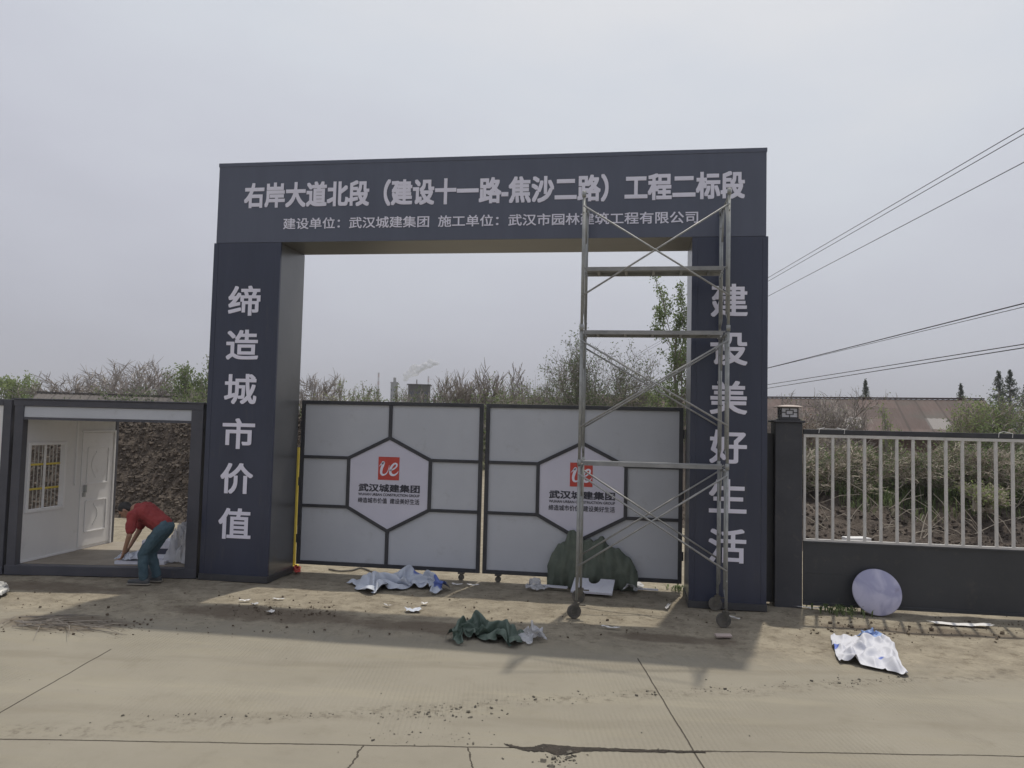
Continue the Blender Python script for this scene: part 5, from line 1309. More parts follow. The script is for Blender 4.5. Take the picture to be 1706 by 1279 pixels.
# brushwood on the left
rng = random.Random(11)
mb = MB()
for k in range(36):
    a = ground_at(rng.uniform(15, 140), rng.gauss(1042, 5)); d = rng.gauss(0, 0.5); L_ = rng.uniform(0.25, 0.9)
    b_ = a + Vector((math.cos(d), math.sin(d), 0)) * L_
    a.z = rng.uniform(0.01, 0.05); b_.z = rng.uniform(0.01, 0.07)
    mid_ = (a + b_) / 2 + Vector((0, rng.uniform(-.06, .06), rng.uniform(0, 0.03)))
    mb.tube([a, mid_, b_], [0.006, 0.0045, 0.002], 4)
tag(mb.build('brushwood', MT['bark_dark'], clean=False), 'low heap of dry dark brushwood on the dirt at far left', 'brushwood')
o = crumple('grey_sack', gp((-30, 988), (-20, 998), (2, 996), (19, 988), (10, 981), (-15, 980)), 0.10, MT['galv_b'], 'dull grey scrap at the left edge before the cabin', 'scrap', 23, fold=6, nr=14, na=50)
# weed by the fence foot and by the right gate corner
def weed(cx, cy, h, n, label, m='leaf_mid', seed=0, spread=0.2):
    rg = random.Random(seed); mb = MB()
    for k in range(n):
        a = rg.uniform(0, 2 * PI); l = h * rg.uniform(.5, 1); w = l * 0.10
        o = Vector((rg.gauss(0, spread * .4), rg.gauss(0, spread * .3), 0)); d = Vector((math.cos(a), math.sin(a), 0)); s = Vector((-d.y, d.x, 0))
        t = rg.uniform(.3, .9)
        p1 = o + d * l * .35 * t + Vector((0, 0, l * .55)); p2 = o + d * l * t + Vector((0, 0, l * (.9 - .5 * t)))
        mb.add([o - s * w * .4, o + s * w * .4, p1 + s * w, p1 - s * w, p2], [(0, 1, 2, 3), (3, 2, 4)])
    o = mb.build('weed_tuft', MT[m], clean=False); o.location = (cx, cy, 0)
    tag(o, label, 'weed')
g = ground_at(1398, 1022); weed(g.x, g.y, 0.20, 70, 'green weed tuft at the fence foot left of the round board', 'leaf_mid', 1, 0.5)
g = ground_at(1132, 985); weed(g.x, g.y, 0.16, 40, 'small weed tuft beside the right gate leaf corner', 'leaf_mid', 2, 0.25)

mb = MB(); rng = random.Random(3)
def stones(n, fn, smin, smax):
    for _ in range(n):
        px, py = fn(); g = ground_at(px, py)
        s = rng.uniform(smin, smax) * (0.5 + rng.random() ** 3 * 1.6)
        chunk(mb, (g.x, g.y, max(0, ground_height(g.x, g.y)) + s * 0.25), s, rng)
stones(90, lambda: (rng.gauss(735, 45), rng.gauss(1184, 7)), 0.004, 0.011)
stones(90, lambda: (rng.uniform(200, 700), 1192 + rng.gauss(0, 4)), 0.003, 0.007)
stones(220, lambda: (lambda t: (800 + 720 * t, 1172 - 42 * t + rng.gauss(0, 4)))(rng.random()), 0.003, 0.008)
stones(60, lambda: (rng.gauss(700, 60), rng.gauss(1228, 10)), 0.003, 0.007)
stones(70, lambda: (rng.gauss(935, 18), rng.gauss(1264, 7)), 0.004, 0.013)
stones(60, lambda: (rng.uniform(0, 1706), rng.uniform(1080, 1279)), 0.002, 0.006)
tag(mb.build('gravel', MT['stone'], clean=False), kind='stuff')
mb = MB()
stones(650, lambda: (rng.uniform(-50, 1750), rng.uniform(985, 1062)), 0.003, 0.010)
stones(160, lambda: (rng.uniform(380, 560), rng.gauss(1016, 7)), 0.004, 0.013)
stones(160, lambda: (rng.uniform(1330, 1750), rng.gauss(1050, 9)), 0.004, 0.014)
stones(120, lambda: (rng.uniform(-20, 260), rng.gauss(1040, 9)), 0.004, 0.013)
tag(mb.build('dirt_crumbs', MT['clod'], clean=False), kind='stuff')

# the broken slab edge: earth filled gap laid as a flat dark brown strip
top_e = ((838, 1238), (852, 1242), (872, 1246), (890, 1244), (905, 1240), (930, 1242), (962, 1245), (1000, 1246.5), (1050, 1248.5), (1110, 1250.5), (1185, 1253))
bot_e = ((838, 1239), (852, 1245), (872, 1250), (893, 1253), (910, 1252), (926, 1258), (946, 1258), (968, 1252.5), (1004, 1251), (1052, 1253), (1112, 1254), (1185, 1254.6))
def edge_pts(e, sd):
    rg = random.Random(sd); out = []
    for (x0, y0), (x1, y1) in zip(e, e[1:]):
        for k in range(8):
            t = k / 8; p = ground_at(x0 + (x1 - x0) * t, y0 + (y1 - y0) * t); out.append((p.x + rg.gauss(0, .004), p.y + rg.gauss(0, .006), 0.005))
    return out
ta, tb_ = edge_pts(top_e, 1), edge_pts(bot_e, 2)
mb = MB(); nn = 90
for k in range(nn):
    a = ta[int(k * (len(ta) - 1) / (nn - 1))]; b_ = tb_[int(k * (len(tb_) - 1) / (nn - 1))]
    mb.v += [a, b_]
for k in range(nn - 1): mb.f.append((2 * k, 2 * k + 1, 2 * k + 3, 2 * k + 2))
tag(mb.build('slab_gap', soilmat('dark_gap_soil', (0.060, 0.050, 0.040), (0.100, 0.082, 0.065), (0.15, 0.125, 0.10), 9.0), clean=True), kind='structure')

# small pale crate on the dirt behind the fence
g = ground_at(1435, 900, 0.25)
bx = MB().box(-0.26, 0.26, -0.15, 0.15, 0, 0.16).build('pale_box', MT['cabin_white'], bevel=0.01)
bx.location = (g.x, 6.6, bank_h(g.x, 6.6) + 0.0); bx.rotation_euler = (0, 0, 0.3); tag(bx, 'pale box lying on the soil behind the white railing', 'box')

# ------------------------------------------------------------------ sheds behind
def roofmat(name, a, b_, c, rust):
    m, nt, b = newmat(name)
    tc = N(nt, 'ShaderNodeTexCoord').outputs['Object']
    mp = N(nt, 'ShaderNodeMapping'); mp.inputs['Scale'].default_value = (1.6, 0.14, 0.14); nt.links.new(tc, mp.inputs[0])
    n1 = noi(nt, mp.outputs[0], 1.0, 6.0, 0.7); n2 = noi(nt, tc, 0.35, 5.0, 0.6)
    col = mixc(nt, ramp(nt, n1, 0.35, 0.65), a, b_)
    col = mixc(nt, mth(nt, 'MULTIPLY', ramp(nt, n2, 0.45, 0.65), 0.8), col, c)
    fl = N(nt, 'ShaderNodeVectorMath', operation='SNAP'); nt.links.new(tc, fl.inputs[0]); fl.inputs[1].default_value = (0.95, 1.9, 50.0)
    wnn = N(nt, 'ShaderNodeTexWhiteNoise'); nt.links.new(fl.outputs[0], wnn.inputs['Vector'])
    col = mixc(nt, mth(nt, 'MULTIPLY', ramp(nt, wnn.outputs['Value'], 0.5, 1.0), 0.55), col, tuple(q * 0.45 for q in a))
    col = mixc(nt, mth(nt, 'GREATER_THAN', wnn.outputs['Value'], 0.982), col, rust)
    sxr = N(nt, 'ShaderNodeSeparateXYZ'); nt.links.new(tc, sxr.inputs[0])
    ln = mth(nt, 'LESS_THAN', mth(nt, 'FRACT', mth(nt, 'DIVIDE', sxr.outputs[0], 0.95)), 0.10)
    col = mixc(nt, mth(nt, 'MULTIPLY', ln, 0.6), col, tuple(q * 0.3 for q in a))
    nt.links.new(col, b.inputs['Base Color']); b.inputs['Roughness'].default_value = 0.85
    return m
ROOF_R = roofmat('rusty_corrugated_sheet', (0.078, 0.050, 0.045), (0.112, 0.074, 0.068), (0.075, 0.070, 0.062), (0.22, 0.205, 0.20))
ROOF_L = roofmat('grey_brown_tile', (0.085, 0.074, 0.070), (0.105, 0.092, 0.088), (0.10, 0.088, 0.08), (0.14, 0.125, 0.12))
BRICK = mat('dull_brick', (0.16, 0.105, 0.08), (0.21, 0.15, 0.12), rough=0.9, scale=2.0)

def shed(A, B, zr, drop, run, rm, label, corr=0.25, wallh=None):
    """long shed: ridge from A to B (ground points), near slope falls 'drop' over 'run' towards the camera"""
    A = Vector((A[0], A[1], 0)); B = Vector((B[0], B[1], 0)); d = (B - A); L_ = d.length; d.normalize(); n = Vector((d.y, -d.x, 0))
    root = thing('long_shed', label, 'shed', A, math.atan2(d.y, d.x))
    mb = MB(); k = max(2, int(L_ / corr)); amp = 0.022
    for s in (-1, 1):      # local y: -1 is the near slope
        b0 = len(mb.v)
        for i in range(k * 2 + 1):
            x = L_ * i / (2 * k); o = amp if i % 2 else 0
            mb.v.append((x, 0, zr + o)); mb.v.append((x, s * run, zr - drop + o))
        for i in range(k * 2):
            a = b0 + i * 2; mb.f.append((a, a + 1, a + 3, a + 2))
    mb.build('roof', rm, root, clean=False)
    MB().box(0, L_, -0.12, 0.12, zr + 0.03, zr + 0.10).build('ridge_cap', rm, root)
    e = zr - drop - 0.03
    mb = MB()
    mb.box(0.3, L_ - 0.3, -run + 0.5, -run + 0.7, 0, e); mb.box(0.3, L_ - 0.3, run - 0.7, run - 0.5, 0, e)
    for x in (0.3, L_ - 0.5):
        mb.add([(x, -run + 0.7, 0), (x, run - 0.7, 0), (x, run - 0.7, e), (x, 0, zr - 0.06), (x, -run + 0.7, e), (x + .2, -run + 0.7, 0), (x + .2, run - 0.7, 0), (x + .2, run - 0.7, e), (x + .2, 0, zr - 0.06), (x + .2, -run + 0.7, e)],
               [(0, 1, 2, 3, 4), (9, 8, 7, 6, 5), (0, 5, 6, 1), (1, 6, 7, 2), (2, 7, 8, 3), (3, 8, 9, 4), (4, 9, 5, 0)])
    mb.build('wall', BRICK, root)
    return root
a = at(1000, 700, 47); b_ = at(1640, 700, 40)
shed(a, b_, 4.48, 2.0, 7.0, ROOF_R, 'long shed with rusty corrugated roof behind the right railing')
a = at(60, 690, 46); b_ = at(420, 690, 50)
shed(a, b_, 3.85, 1.6, 6.0, ROOF_L, 'grey brown roofed shed behind the open site cabin')
a = at(845, 690, 60); b_ = at(1010, 690, 58)
shed(a, b_, 4.75, 1.4, 4.0, ROOF_L, 'small shed roof half hidden by bushes behind the gate leaves')

# ------------------------------------------------------------------ trees
def tubes3(mb, p, q, r0, r1, n=3):
    mb.tube([p, q], [r0, r1], n, False)

def grow(mb, tips, p, d, L_, r, lev, rg, o):
    """one branch and everything on it"""
    seg = 4 if lev == 0 else 3
    pts = [p.copy()]; rad = [r]; cur = d.copy()
    for i in range(seg):
        cur = (cur + Vector((rg.gauss(0, 1), rg.gauss(0, 1), rg.gauss(0, 1))) * o['bend'] + Vector((0, 0, o['up'] * 0.12))).normalized()
        pts.append(pts[-1] + cur * (L_ / seg)); rad.append(r * (1 - 0.72 * (i + 1) / seg))
    mb.tube(pts, rad, 6 if lev == 0 else 3, False)
    if lev >= o['lev']:
        tips.append((pts[-1], cur)); tips.append((pts[-2], cur)); tips.append((pts[1], cur)); return
    k = o['kids'][min(lev, len(o['kids']) - 1)]
    for i in range(k):
        t = o['first'] + (1 - o['first']) * (i + rg.random() * 0.8) / k if lev == 0 else 0.2 + 0.8 * (i + rg.random()) / k
        t = min(t, 0.999) * seg; j = int(t); q = pts[j].lerp(pts[j + 1], t - j); base = (pts[j + 1] - pts[j]).normalized()
        ang = rg.uniform(0, 2 * PI); side = base.orthogonal().normalized(); side.rotate(Matrix.Rotation(ang, 3, base))
        s = o['spread'] * rg.uniform(.7, 1.2)
        nd = (base * math.cos(s) + side * math.sin(s) + Vector((0, 0, o['up'] * 0.35))).normalized()
        rr_ = max(o['rmin'], r * (1 - 0.72 * t / seg) * 0.62)
        grow(mb, tips, q, nd, L_ * o['ratio'] * rg.uniform(.75, 1.15) * (1.15 - 0.45 * t / seg if lev == 0 else 1), rr_, lev + 1, rg, o)
    tips.append((pts[-1], cur))

def leaf(mb, c, s, rg):
    n = Vector((rg.gauss(0, 1), rg.gauss(0, 1), rg.gauss(0, 0.8))).normalized(); a = n.orthogonal().normalized(); a.rotate(Matrix.Rotation(rg.uniform(0, 6.28), 3, n)); b = n.cross(a)
    l = s * rg.uniform(.7, 1.3); w = l * 0.55
    mb.add([c - a * l, c + b * w, c + a * l, c - b * w], [(0, 1, 2, 3)])

KINDS = {
    'bare':   dict(lev=3, kids=(10, 7, 6), first=.18, ratio=.55, spread=.75, up=.35, bend=.13),
    'broom':  dict(lev=3, kids=(13, 6, 5), first=.08, ratio=.62, spread=.45, up=.55, bend=.10),
    'fan':    dict(lev=3, kids=(9, 6, 5), first=.10, ratio=.60, spread=.46, up=.42, bend=.09),
    'slim':   dict(lev=3, kids=(13, 6, 4), first=.2, ratio=.40, spread=.55, up=.55, bend=.08),
    'leafy':  dict(lev=3, kids=(10, 6, 5), first=.25, ratio=.52, spread=.85, up=.25, bend=.14),
    'thick':  dict(lev=3, kids=(13, 7, 5), first=.05, ratio=.55, spread=.80, up=.25, bend=.17),
}
def tree(name, kind, px, depth, ytop, ybase, label, seed, width=None, leaf_m='leaf_mid', nleaf=600, ls=0.10, bark='bark', stems=1, spreadleaf=0.25, cat='tree', group=None, r0=None, zb=0.0, rm=1.0):
    rg = random.Random(seed)
    top = at(px, ytop, depth); g = at(px, ybase, depth)
    H_ = top.z - zb
    root = thing(name, label, cat, (g.x, g.y, zb), rg.uniform(0, 6.28), group)
    o = dict(KINDS[kind]); o['rmin'] = depth * 0.00034 * rm; mb = MB(); tips = []
    L0 = H_ * 0.66
    for s in range(stems):
        a = 2 * PI * s / max(1, stems) + rg.uniform(-.4, .4); t = 0 if stems == 1 else (rg.uniform(.10, .30) if s % 2 == 0 else rg.uniform(.35, .62))
        d = Vector((math.cos(a) * math.sin(t), math.sin(a) * math.sin(t), math.cos(t)))
        grow(mb, tips, Vector((math.cos(a) * .1 * (stems > 1), math.sin(a) * .1 * (stems > 1), -.05)), d, L0 * (1 if s == 0 else rg.uniform(.7, 1)), r0 or (0.016 * H_ + 0.03) / (1 if stems == 1 else 1.5), 0, rg, o)
    zmax = max(v[2] for v in mb.v); xr = sorted(abs(v[0]) for v in mb.v)[int(len(mb.v) * .90)]
    fz = H_ / zmax; fx = fz if width is None else (width / FPX * depth / 2) / xr
    mb.v = [(v[0] * fx, v[1] * fx, v[2] * fz) for v in mb.v]
    mb.build('trunk', MT[bark], root, clean=False)
    if nleaf:
        lb = MB()
        for _ in range(int(nleaf * (1.7 if cat == 'shrub' else 2.4))):
            c, d = rg.choice(tips)
            c = Vector((c.x * fx, c.y * fx, c.z * fz)) + Vector((rg.gauss(0, spreadleaf), rg.gauss(0, spreadleaf), rg.gauss(0, spreadleaf))) * .45
            if c.z < 0.05: continue
            leaf(lb, c, ls * 0.58, rg)
        lb.build('crown', MT[leaf_m], root, clean=False)
    return root

def conifer(px, depth, ytop, ybase, wpx, label, seed):
    rg = random.Random(seed); top = at(px, ytop, depth); H_ = top.z; W_ = wpx / FPX * depth / 2 * 4.2
    root = thing('conifer_tree', label, 'tree', (top.x, top.y, 0), 0, 'dawn redwood trees on the skyline')
    mb = MB(); mb.tube([(0, 0, -.1), (0, 0, H_ * .6), (0, 0, H_)], [0.02 * H_, 0.012 * H_, 0.01], 6, False)
    lb = MB()
    for i in range(120):
        t = 0.3 + 0.7 * (i / 120); z = H_ * t; l = W_ * (1 - t) * rg.uniform(.75, 1.1) + 0.02
        a = rg.uniform(0, 6.28); d = Vector((math.cos(a), math.sin(a), .25))
        mb.tube([(0, 0, z), Vector((0, 0, z)) + d * l], [0.03, 0.008], 3, False)
        for _ in range(22):
            leaf(lb, Vector((0, 0, z)) + d * l * rg.uniform(.1, 1.03) + Vector((rg.gauss(0, .06), rg.gauss(0, .06), rg.gauss(0, .10))), 0.009 * H_, rg)
    mb.build('trunk', MT['bark_dark'], root, clean=False); lb.build('crown', MT['needle'], root, clean=False)

TL = 'trees beyond the gateway'
# left of the gateway
tree('leafy_tree', 'leafy', 18, 75, 624, 690, 'small pale green leafy tree at the far left skyline', 1, 70, 'leaf_pale', 1800, .20, spreadleaf=.5)
tree('leafy_shrub', 'thick', 64, 70, 645, 690, 'tiny dark shrub top right of the leafy tree at far left', 2, 30, 'leaf_dark', 500, .16, spreadleaf=.3, cat='shrub')
tree('bare_tree', 'bare', 108, 52, 618, 690, 'shortest bare tree above the cabin roof, nearest the left edge', 3, 105, nleaf=0, stems=3)
tree('bare_tree', 'bare', 178, 54, 592, 690, 'broad bare tree above the middle of the cabin roof', 4, 150, nleaf=0, stems=4)
tree('bare_tree', 'bare', 258, 55, 594, 690, 'bare tree with dense twigs nearest the left pillar', 5, 150, nleaf=60, leaf_m='leaf_olive', stems=5)
tree('leafy_tree', 'broom', 335, 46, 588, 690, 'upright green tree against the outer side of the left pillar', 6, 75, 'leaf_mid', 2200, .13, spreadleaf=.35)
tree('leafy_shrub', 'thick', 235, 48, 640, 690, 'low dark green shrub below the bare trees over the cabin roof', 7, 110, 'leaf_dark', 2600, .13, stems=3, spreadleaf=.4, cat='shrub')
tree('leafy_shrub', 'thick', 305, 44, 642, 690, 'low green shrub between the cabin roof and left pillar', 8, 110, 'leaf_mid', 2600, .13, stems=3, spreadleaf=.4, cat='shrub')
tree('leafy_shrub', 'thick', 165, 50, 646, 690, 'low olive shrub on the shed ridge left of the darker one', 9, 60, 'leaf_olive', 900, .13, stems=2, spreadleaf=.3, cat='shrub')
# through the opening
tree('bare_tree', 'bare', 526, 58, 611, 690, 'round bare tree just inside the left edge of the opening', 11, 74, nleaf=0, stems=4, rm=1.3)
tree('slender_tree', 'slim', 577, 55, 628, 690, 'thin pale sapling right of the round bare tree', 12, 45, 'leaf_pale', 240, .10, bark='twig', stems=3)
tree('slender_tree', 'slim', 605, 52, 634, 690, 'thin sapling with sparse leaves left of the tall chimney', 13, 42, 'leaf_mid', 260, .10, bark='twig', stems=2)
tree('slender_tree', 'slim', 643, 50, 633, 690, 'sapling with spreading twigs right beside the tall chimney', 14, 48, 'leaf_mid', 260, .10, bark='twig', stems=2)
tree('willow_tree', 'fan', 764, 50, 600, 690, 'broad many stemmed budding willow in the middle of the opening', 15, 118, 'leaf_olive', 700, .08, bark='bark', rm=1.5, stems=9, spreadleaf=.2)
tree('leafy_shrub', 'thick', 560, 46, 652, 690, 'low pale shrub above the left end of the gate', 16, 120, 'leaf_olive', 1500, .12, stems=3, spreadleaf=.4, cat='shrub')
tree('leafy_shrub', 'thick', 622, 45, 651, 690, 'low loose green shrub below the tall chimney', 17, 110, 'leaf_mid', 1300, .12, stems=3, spreadleaf=.4, cat='shrub')
tree('leafy_shrub', 'thick', 720, 44, 644, 690, 'dark green shrub below the willow, beside the brick block', 18, 90, 'leaf_dark', 2600, .12, stems=3, spreadleaf=.35, cat='shrub')
tree('leafy_shrub', 'thick', 815, 46, 641, 690, 'mid green shrub right of the willow', 19, 90, 'leaf_mid', 2400, .12, stems=3, spreadleaf=.4, cat='shrub')
tree('leafy_shrub', 'thick', 680, 55, 637, 690, 'grey twiggy shrub under the smoke plume', 30, 40, 'leaf_olive', 250, .10, stems=3, spreadleaf=.3, cat='shrub')
tree('bare_tree', 'slim', 838, 58, 602, 690, 'slender bare tree, left one of the pair beside the willow', 20, 48, nleaf=0, stems=3, rm=1.3)
tree('bare_tree', 'slim', 862, 58, 603, 690, 'slender bare tree, right one of the pair beside the willow', 21, 54, nleaf=0, stems=3, rm=1.3)
tree('budding_tree', 'fan', 905, 48, 598, 690, 'budding twiggy tree left of the scaffold', 22, 75, 'leaf_olive', 900, .09, stems=6, spreadleaf=.3, rm=1.2)
tree('budding_tree', 'leafy', 945, 44, 594, 690, 'sparse leafy tree just left of the scaffold legs', 23, 60, 'leaf_mid', 800, .10, stems=3, spreadleaf=.3)
tree('slender_tree', 'slim', 965, 40, 530, 690, 'tall thin sapling rising behind the left scaffold legs', 24, 62, 'leaf_mid', 420, .09, bark='bark_dark', stems=2)
tree('dense_tree', 'thick', 1015, 40, 550, 690, 'dark dense twiggy tree behind the left half of the scaffold', 25, 125, 'leaf_dark', 2600, .085, bark='bark_dark', stems=4, spreadleaf=.35)
tree('dense_tree', 'thick', 1075, 38, 574, 690, 'arching twiggy tree behind the middle of the scaffold', 26, 110, 'leaf_olive', 1000, .085, bark='bark_dark', stems=4, spreadleaf=.3)
tree('tall_tree', 'slim', 1140, 33, 463, 700, 'tallest leafy tree beside the inner edge of the right pillar', 27, 98, 'leaf_mid', 2600, .10, bark='bark_dark', spreadleaf=.22, r0=.10)
tree('dense_tree', 'thick', 1125, 36, 585, 700, 'green twiggy tree at the foot of the tallest tree', 28, 80, 'leaf_mid', 1300, .09, bark='bark_dark', stems=3, spreadleaf=.3)
tree('leafy_shrub', 'thick', 900, 42, 638, 690, 'green shrub filling the space left of the scaffold above the gate', 29, 110, 'leaf_mid', 2000, .11, stems=3, spreadleaf=.4, cat='shrub')
tree('leafy_shrub', 'thick', 985, 38, 636, 690, 'dark shrub directly behind the left scaffold legs above the gate', 31, 100, 'leaf_dark', 2400, .10, stems=3, spreadleaf=.35, cat='shrub')
# right of the gateway
tree('bare_shrub', 'bare', 1318, 34, 648, 727, 'twiggy bare shrub before the shed roof above the lantern', 41, 120, 'leaf_olive', 260, .07, stems=6, cat='shrub')
tree('bare_shrub', 'bare', 1382, 36, 640, 727, 'bare shrub whose twigs top the shed ridge left of the conifer', 42, 110, 'leaf_olive', 420, .08, stems=6, cat='shrub')
tree('bare_shrub', 'bare', 1470, 46, 642, 727, 'thin bare tree behind the shed ridge right of the conifer', 43, 80, 'leaf_olive', 260, .09, stems=4, cat='shrub')
tree('rusty_shrub', 'thick', 1352, 26, 688, 727, 'small reddish twiggy shrub beside the lantern', 44, 45, 'leaf_rust', 420, .05, stems=3, cat='shrub', bark='twig', zb=0.9)
tree('pale_shrub', 'slim', 1480, 27, 668, 727, 'thin yellow green sapling before the middle of the rusty roof', 45, 50, 'leaf_pale', 420, .06, stems=2, cat='shrub', zb=0.9)
tree('leafy_tree', 'broom', 1615, 27, 648, 727, 'pale green feathery tree before the right end of the rusty roof', 46, 90, 'leaf_pale', 1500, .065, stems=4, spreadleaf=.25, bark='twig', zb=0.9)
tree('leafy_tree', 'leafy', 1672, 26, 655, 727, 'bushy green tree at the right edge above the railing', 47, 110, 'leaf_mid', 2000, .07, stems=3, spreadleaf=.3, zb=0.9)
conifer(1442, 75, 634, 727, 17, 'small lone conifer on the skyline above the rusty roof', 51)
conifer(1601, 80, 640, 727, 16, 'conifer on the skyline at the right end of the rusty roof', 52)
conifer(1664, 75, 619, 727, 28, 'left one of the two tall conifers near the right edge', 53)
conifer(1682, 73, 617, 727, 32, 'right one of the two tall conifers near the right edge', 54)
conifer(1712, 70, 634, 727, 30, 'conifer cut off by the right edge of the photo', 55)
# bushes behind the railing
for i, (px, d, yt, w, lm, lab) in enumerate((
        (1365, 21, 735, 130, 'leaf_dark', 'dark bush behind the railing next to the pier'),
        (1440, 22, 732, 130, 'leaf_mid', 'mid green bush behind the railing left of its middle'),
        (1515, 21, 738, 130, 'leaf_dark', 'dark twiggy bush behind the middle of the railing'),
        (1590, 21, 733, 130, 'leaf_mid', 'green bush behind the railing under the feathery tree'),
        (1665, 20, 736, 130, 'leaf_dark', 'dark bush behind the railing at the right edge'),
        (1640, 18.5, 800, 60, 'leaf_pale', 'low bright yellow green plant behind the railing at right'))):
    tree('roadside_bush', 'thick', px, d, yt, 800, lab, 60 + i, w, lm, 1500 if w > 100 else 500, .060 if w > 100 else .05, bark='twig', stems=9 if w > 100 else 3, spreadleaf=.28 if w > 100 else .12, cat='bush', r0=0.035, zb=0.8)

# weeds and brambles on the bank (uncountable)
rng = random.Random(77)
def undergrowth(name, n, fx, hf, m, hmin, hmax, keep):
    mb = MB()
    for _ in range(n):
        x, y = fx()
        if not keep(x, y): continue
        z = hf(x, y); a = rng.uniform(0, 6.28); l = rng.uniform(hmin, hmax); d = Vector((math.cos(a), math.sin(a), 0)); s = Vector((-d.y, d.x, 0)) * l * .022
        t = rng.uniform(.1, .8); o = Vector((x, y, z - .02)); p1 = o + d * l * .3 * t + Vector((0, 0, l * .6)); p2 = o + d * l * t + Vector((0, 0, l * (1 - .4 * t)))
        mb.add([o - s, o + s, p1 + s * 1.3, p1 - s * 1.3, p2], [(0, 1, 2, 3), (3, 2, 4)])
    tag(mb.build(name, MT[m], clean=False), kind='stuff')
kp = lambda x, y: noise.noise(Vector((x * .5, y * .5, 1))) > -0.25 + 0.5 * max(0, (8.5 - y) / 3)
undergrowth('weeds', 16000, lambda: (rng.uniform(8.5, 24), rng.uniform(9.6, 16)), bank_h, 'leaf_mid', .15, .55, kp)
undergrowth('dry_grass', 9000, lambda: (rng.uniform(8.5, 24), rng.uniform(8.8, 15)), bank_h, 'leaf_mid', .10, .42, kp)
undergrowth('mound_weeds', 2500, lambda: (rng.uniform(-14, -1), rng.uniform(9.3, 13)), mound_h, 'leaf_mid', .15, .5, lambda x, y: mound_h(x, y) > 1.5)

rng = random.Random(31)
mb = MB()
for k in range(260):
    x = rng.uniform(8.6, 22); y = rng.uniform(7.0, 12.5); a = rng.uniform(0, 6.28); l = rng.uniform(.3, 1.3); el = rng.uniform(0, .9)
    p = Vector((x, y, bank_h(x, y) + .02)); d = Vector((math.cos(a) * math.cos(el), math.sin(a) * math.cos(el) * .5, math.sin(el)))
    m_ = p + d * l * .5 + Vector((0, 0, rng.uniform(0, .12)))
    mb.tube([p, m_, p + d * l], [.012, .009, .004], 4, False)
tag(mb.build('fallen_twigs', MT['twig'], clean=False), kind='stuff')

# ------------------------------------------------------------------ far works: chimneys, blocks, smoke
def banded():
    m, nt, b = newmat('banded_chimney_paint')
    tc = N(nt, 'ShaderNodeTexCoord').outputs['Object']; sx = N(nt, 'ShaderNodeSeparateXYZ'); nt.links.new(tc, sx.inputs[0])
    f = mth(nt, 'LESS_THAN', mth(nt, 'MODULO', sx.outputs[2], 12.0), 6.0)
    topm = mth(nt, 'GREATER_THAN', sx.outputs[2], 48.0)
    col = mixc(nt, mth(nt, 'MULTIPLY', f, topm), (0.30, 0.30, 0.31), (0.20, 0.10, 0.09))
    nt.links.new(col, b.inputs['Base Color']); b.inputs['Roughness'].default_value = 0.9
    return m
BAND = banded()
def chimney(px, ytop, depth, label):
    t = at(px, ytop, depth); H_ = t.z
    root = thing('factory_chimney', label, 'chimney', (t.x, t.y, 0))
    mb = MB(); mb.tube([(0, 0, 0), (0, 0, H_ * .6), (0, 0, H_)], [H_ * .030, H_ * .020, H_ * .016], 20); mb.build('shaft', BAND, root, smooth=True)
    mb = MB(); mb.tube([(0, 0, H_ - 1.5), (0, 0, H_ + .3)], H_ * .018, 20); mb.build('rim', MT['concrete'], root)
chimney(631, 621, 1150, 'tall thin factory chimney far away above the left gate leaf')
chimney(714, 627, 1250, 'shorter banded factory chimney right of the smoke plume')
def block(px, ytop, depth, w, d, label, m, extra=None):
    t = at(px, ytop, depth); root = thing('factory_block', label, 'building', (t.x, t.y, 0), 0.2)
    MB().box(-w / 2, w / 2, -d / 2, d / 2, 0, t.z).build('wall', m, root)
    for k in range(3):
        z = t.z * (0.55 + 0.13 * k)
        for i in range(3):
            x = -w / 2 + w * (i + .5) / 3
            MB().box(x - w * .09, x + w * .09, -d / 2 - .05, -d / 2 + .02, z, z + t.z * .06).build('window', MT['cladding'], root)
    MB().box(-w / 2 - .3, w / 2 + .3, -d / 2 - .3, d / 2 + .3, t.z, t.z + t.z * .02).build('parapet', m, root)
    if extra:
        MB().box(-w * .15, w * .25, -d * .2, d * .2, t.z * 1.021, t.z * 1.12).build('roof_house', m, root)
    return root
block(657, 638, 480, 4.0, 4.0, 'small square concrete tower far behind the gate, left of smoke', MT['concrete'], True)
bd = block(699, 642, 190, 5.2, 4.0, 'dark brick block with a rooftop post below the smoke', MT['dark_block'])
t = at(694, 632, 190)
MB().tube([(-.7, 0, t.z - 2.6), (-.7, 0, t.z)], [.18, .12], 8).build('roof_post', MT['bark_dark'], bd)
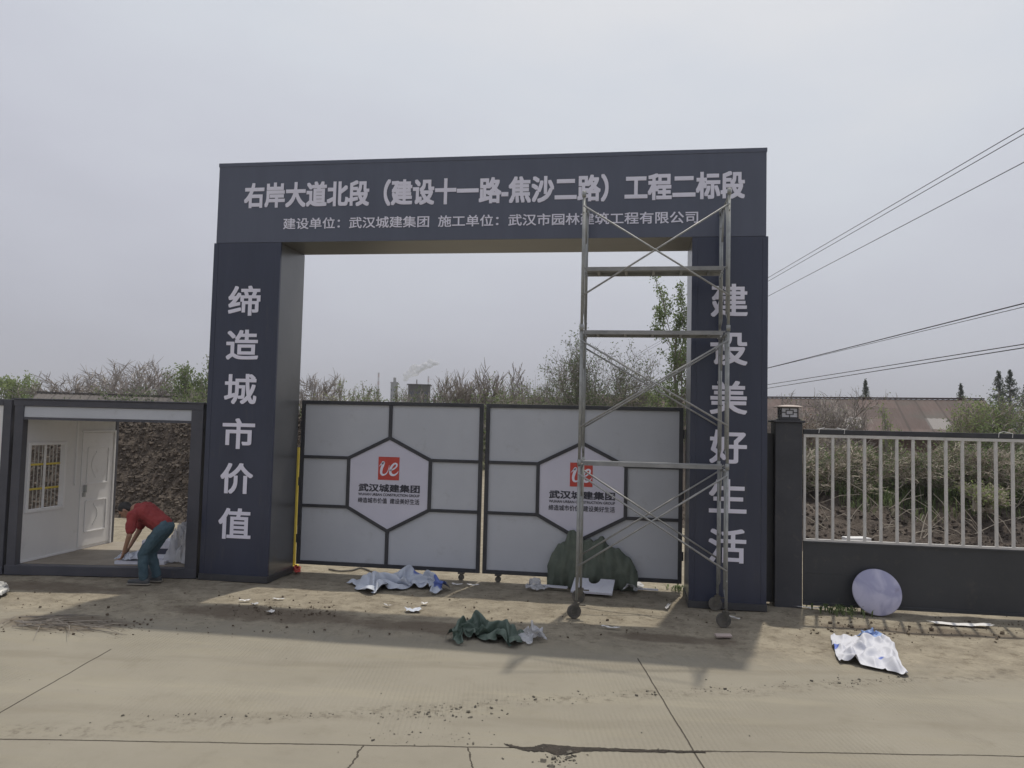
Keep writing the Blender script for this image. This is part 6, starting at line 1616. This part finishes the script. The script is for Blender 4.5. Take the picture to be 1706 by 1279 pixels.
# smoke
def smoke():
    rg = random.Random(4); mb = MB()
    path = [(674, 632, 4), (680, 626, 6), (687, 620, 8), (694, 616, 8), (702, 612, 8), (711, 608, 7), (720, 604, 6)]
    D = 1300
    for (px, py, r) in path:
        for _ in range(7):
            c = at(px + rg.gauss(0, r * .5), py + rg.gauss(0, r * .28), D); s = r * rg.uniform(.5, .85) / FPX * D
            mb.sphere(c, (s * 1.25, s, s * .85), 14, 10)
    cen = at(705, 612, D)
    mb.v = [(v[0] - cen.x, v[1] - cen.y, v[2] - cen.z) for v in mb.v]
    m, nt, bs = newmat('white_smoke')
    bs.inputs['Base Color'].default_value = (.95, .95, .95, 1); bs.inputs['Roughness'].default_value = 1.0; bs.inputs['Specular IOR Level'].default_value = 0.0
    lw = N(nt, 'ShaderNodeLayerWeight'); lw.inputs['Blend'].default_value = 0.4
    tcs = N(nt, 'ShaderNodeTexCoord').outputs['Object']
    al = mth(nt, 'MULTIPLY', mth(nt, 'SUBTRACT', 1.0, ramp(nt, lw.outputs['Facing'], 0.15, 0.85)), ramp(nt, noi(nt, tcs, 0.06, 4.0), 0.25, 0.8))
    nt.links.new(mth(nt, 'MULTIPLY', al, 1.5, None, True), bs.inputs['Alpha'])
    o = mb.build('smoke_plume', m); o.location = cen
    r = o.modifiers.new('fuse', 'REMESH'); r.mode = 'VOXEL'; r.voxel_size = 1.2
    tag(o, kind='stuff')
smoke()

# ------------------------------------------------------------------ overhead wires
def wire(y_r, y_l, rad, label, d1=17.0, d2=34.0):
    a = at(1706, y_r, d1); b = at(1282, y_l, d2); d = b - a
    p0 = a - d * 0.9; p1 = b + d * 3.2
    mb = MB(); pts = []
    for i in range(41):
        t = i / 40; p = p0.lerp(p1, t)
        pts.append(p)
    mb.tube(pts, rad, 5, False)
    tag(mb.build('overhead_wire', MT['wire'], smooth=True, clean=False), label, 'wire', 'overhead wires right of the gateway')
wire(213, 461, .010, 'thin overhead wire, topmost of all at right')
wire(223, 467, .010, 'thin overhead wire close below the topmost one')
wire(270, 492, .010, 'single steep overhead wire below the top pair')
wire(505, 612, .015, 'thick sagging cable above its thinner companion, middle pair')
wire(511, 612.5, .008, 'thinner cable of the middle pair')
wire(573, 640, .012, 'upper cable of the lowest pair over the shed roof')
wire(579, 646, .012, 'lowest cable of all, just above the shed roof')

# ------------------------------------------------------------------ haze over the whole place
def haze():
    mb = MB().box(-3600, 3600, -3600, 3600, -1.5, 140)
    m = bpy.data.materials.new('pale_haze'); m.use_nodes = True; nt = m.node_tree
    nt.nodes.remove(nt.nodes.get('Principled BSDF'))
    v = N(nt, 'ShaderNodeVolumePrincipled'); v.inputs['Color'].default_value = (.86, .88, .95, 1); v.inputs['Density'].default_value = HAZE
    nt.links.new(v.outputs[0], nt.nodes.get('Material Output').inputs['Volume'])
    tag(mb.build('haze', m), kind='stuff')
HAZE = 0.00062
if HAZE: haze()
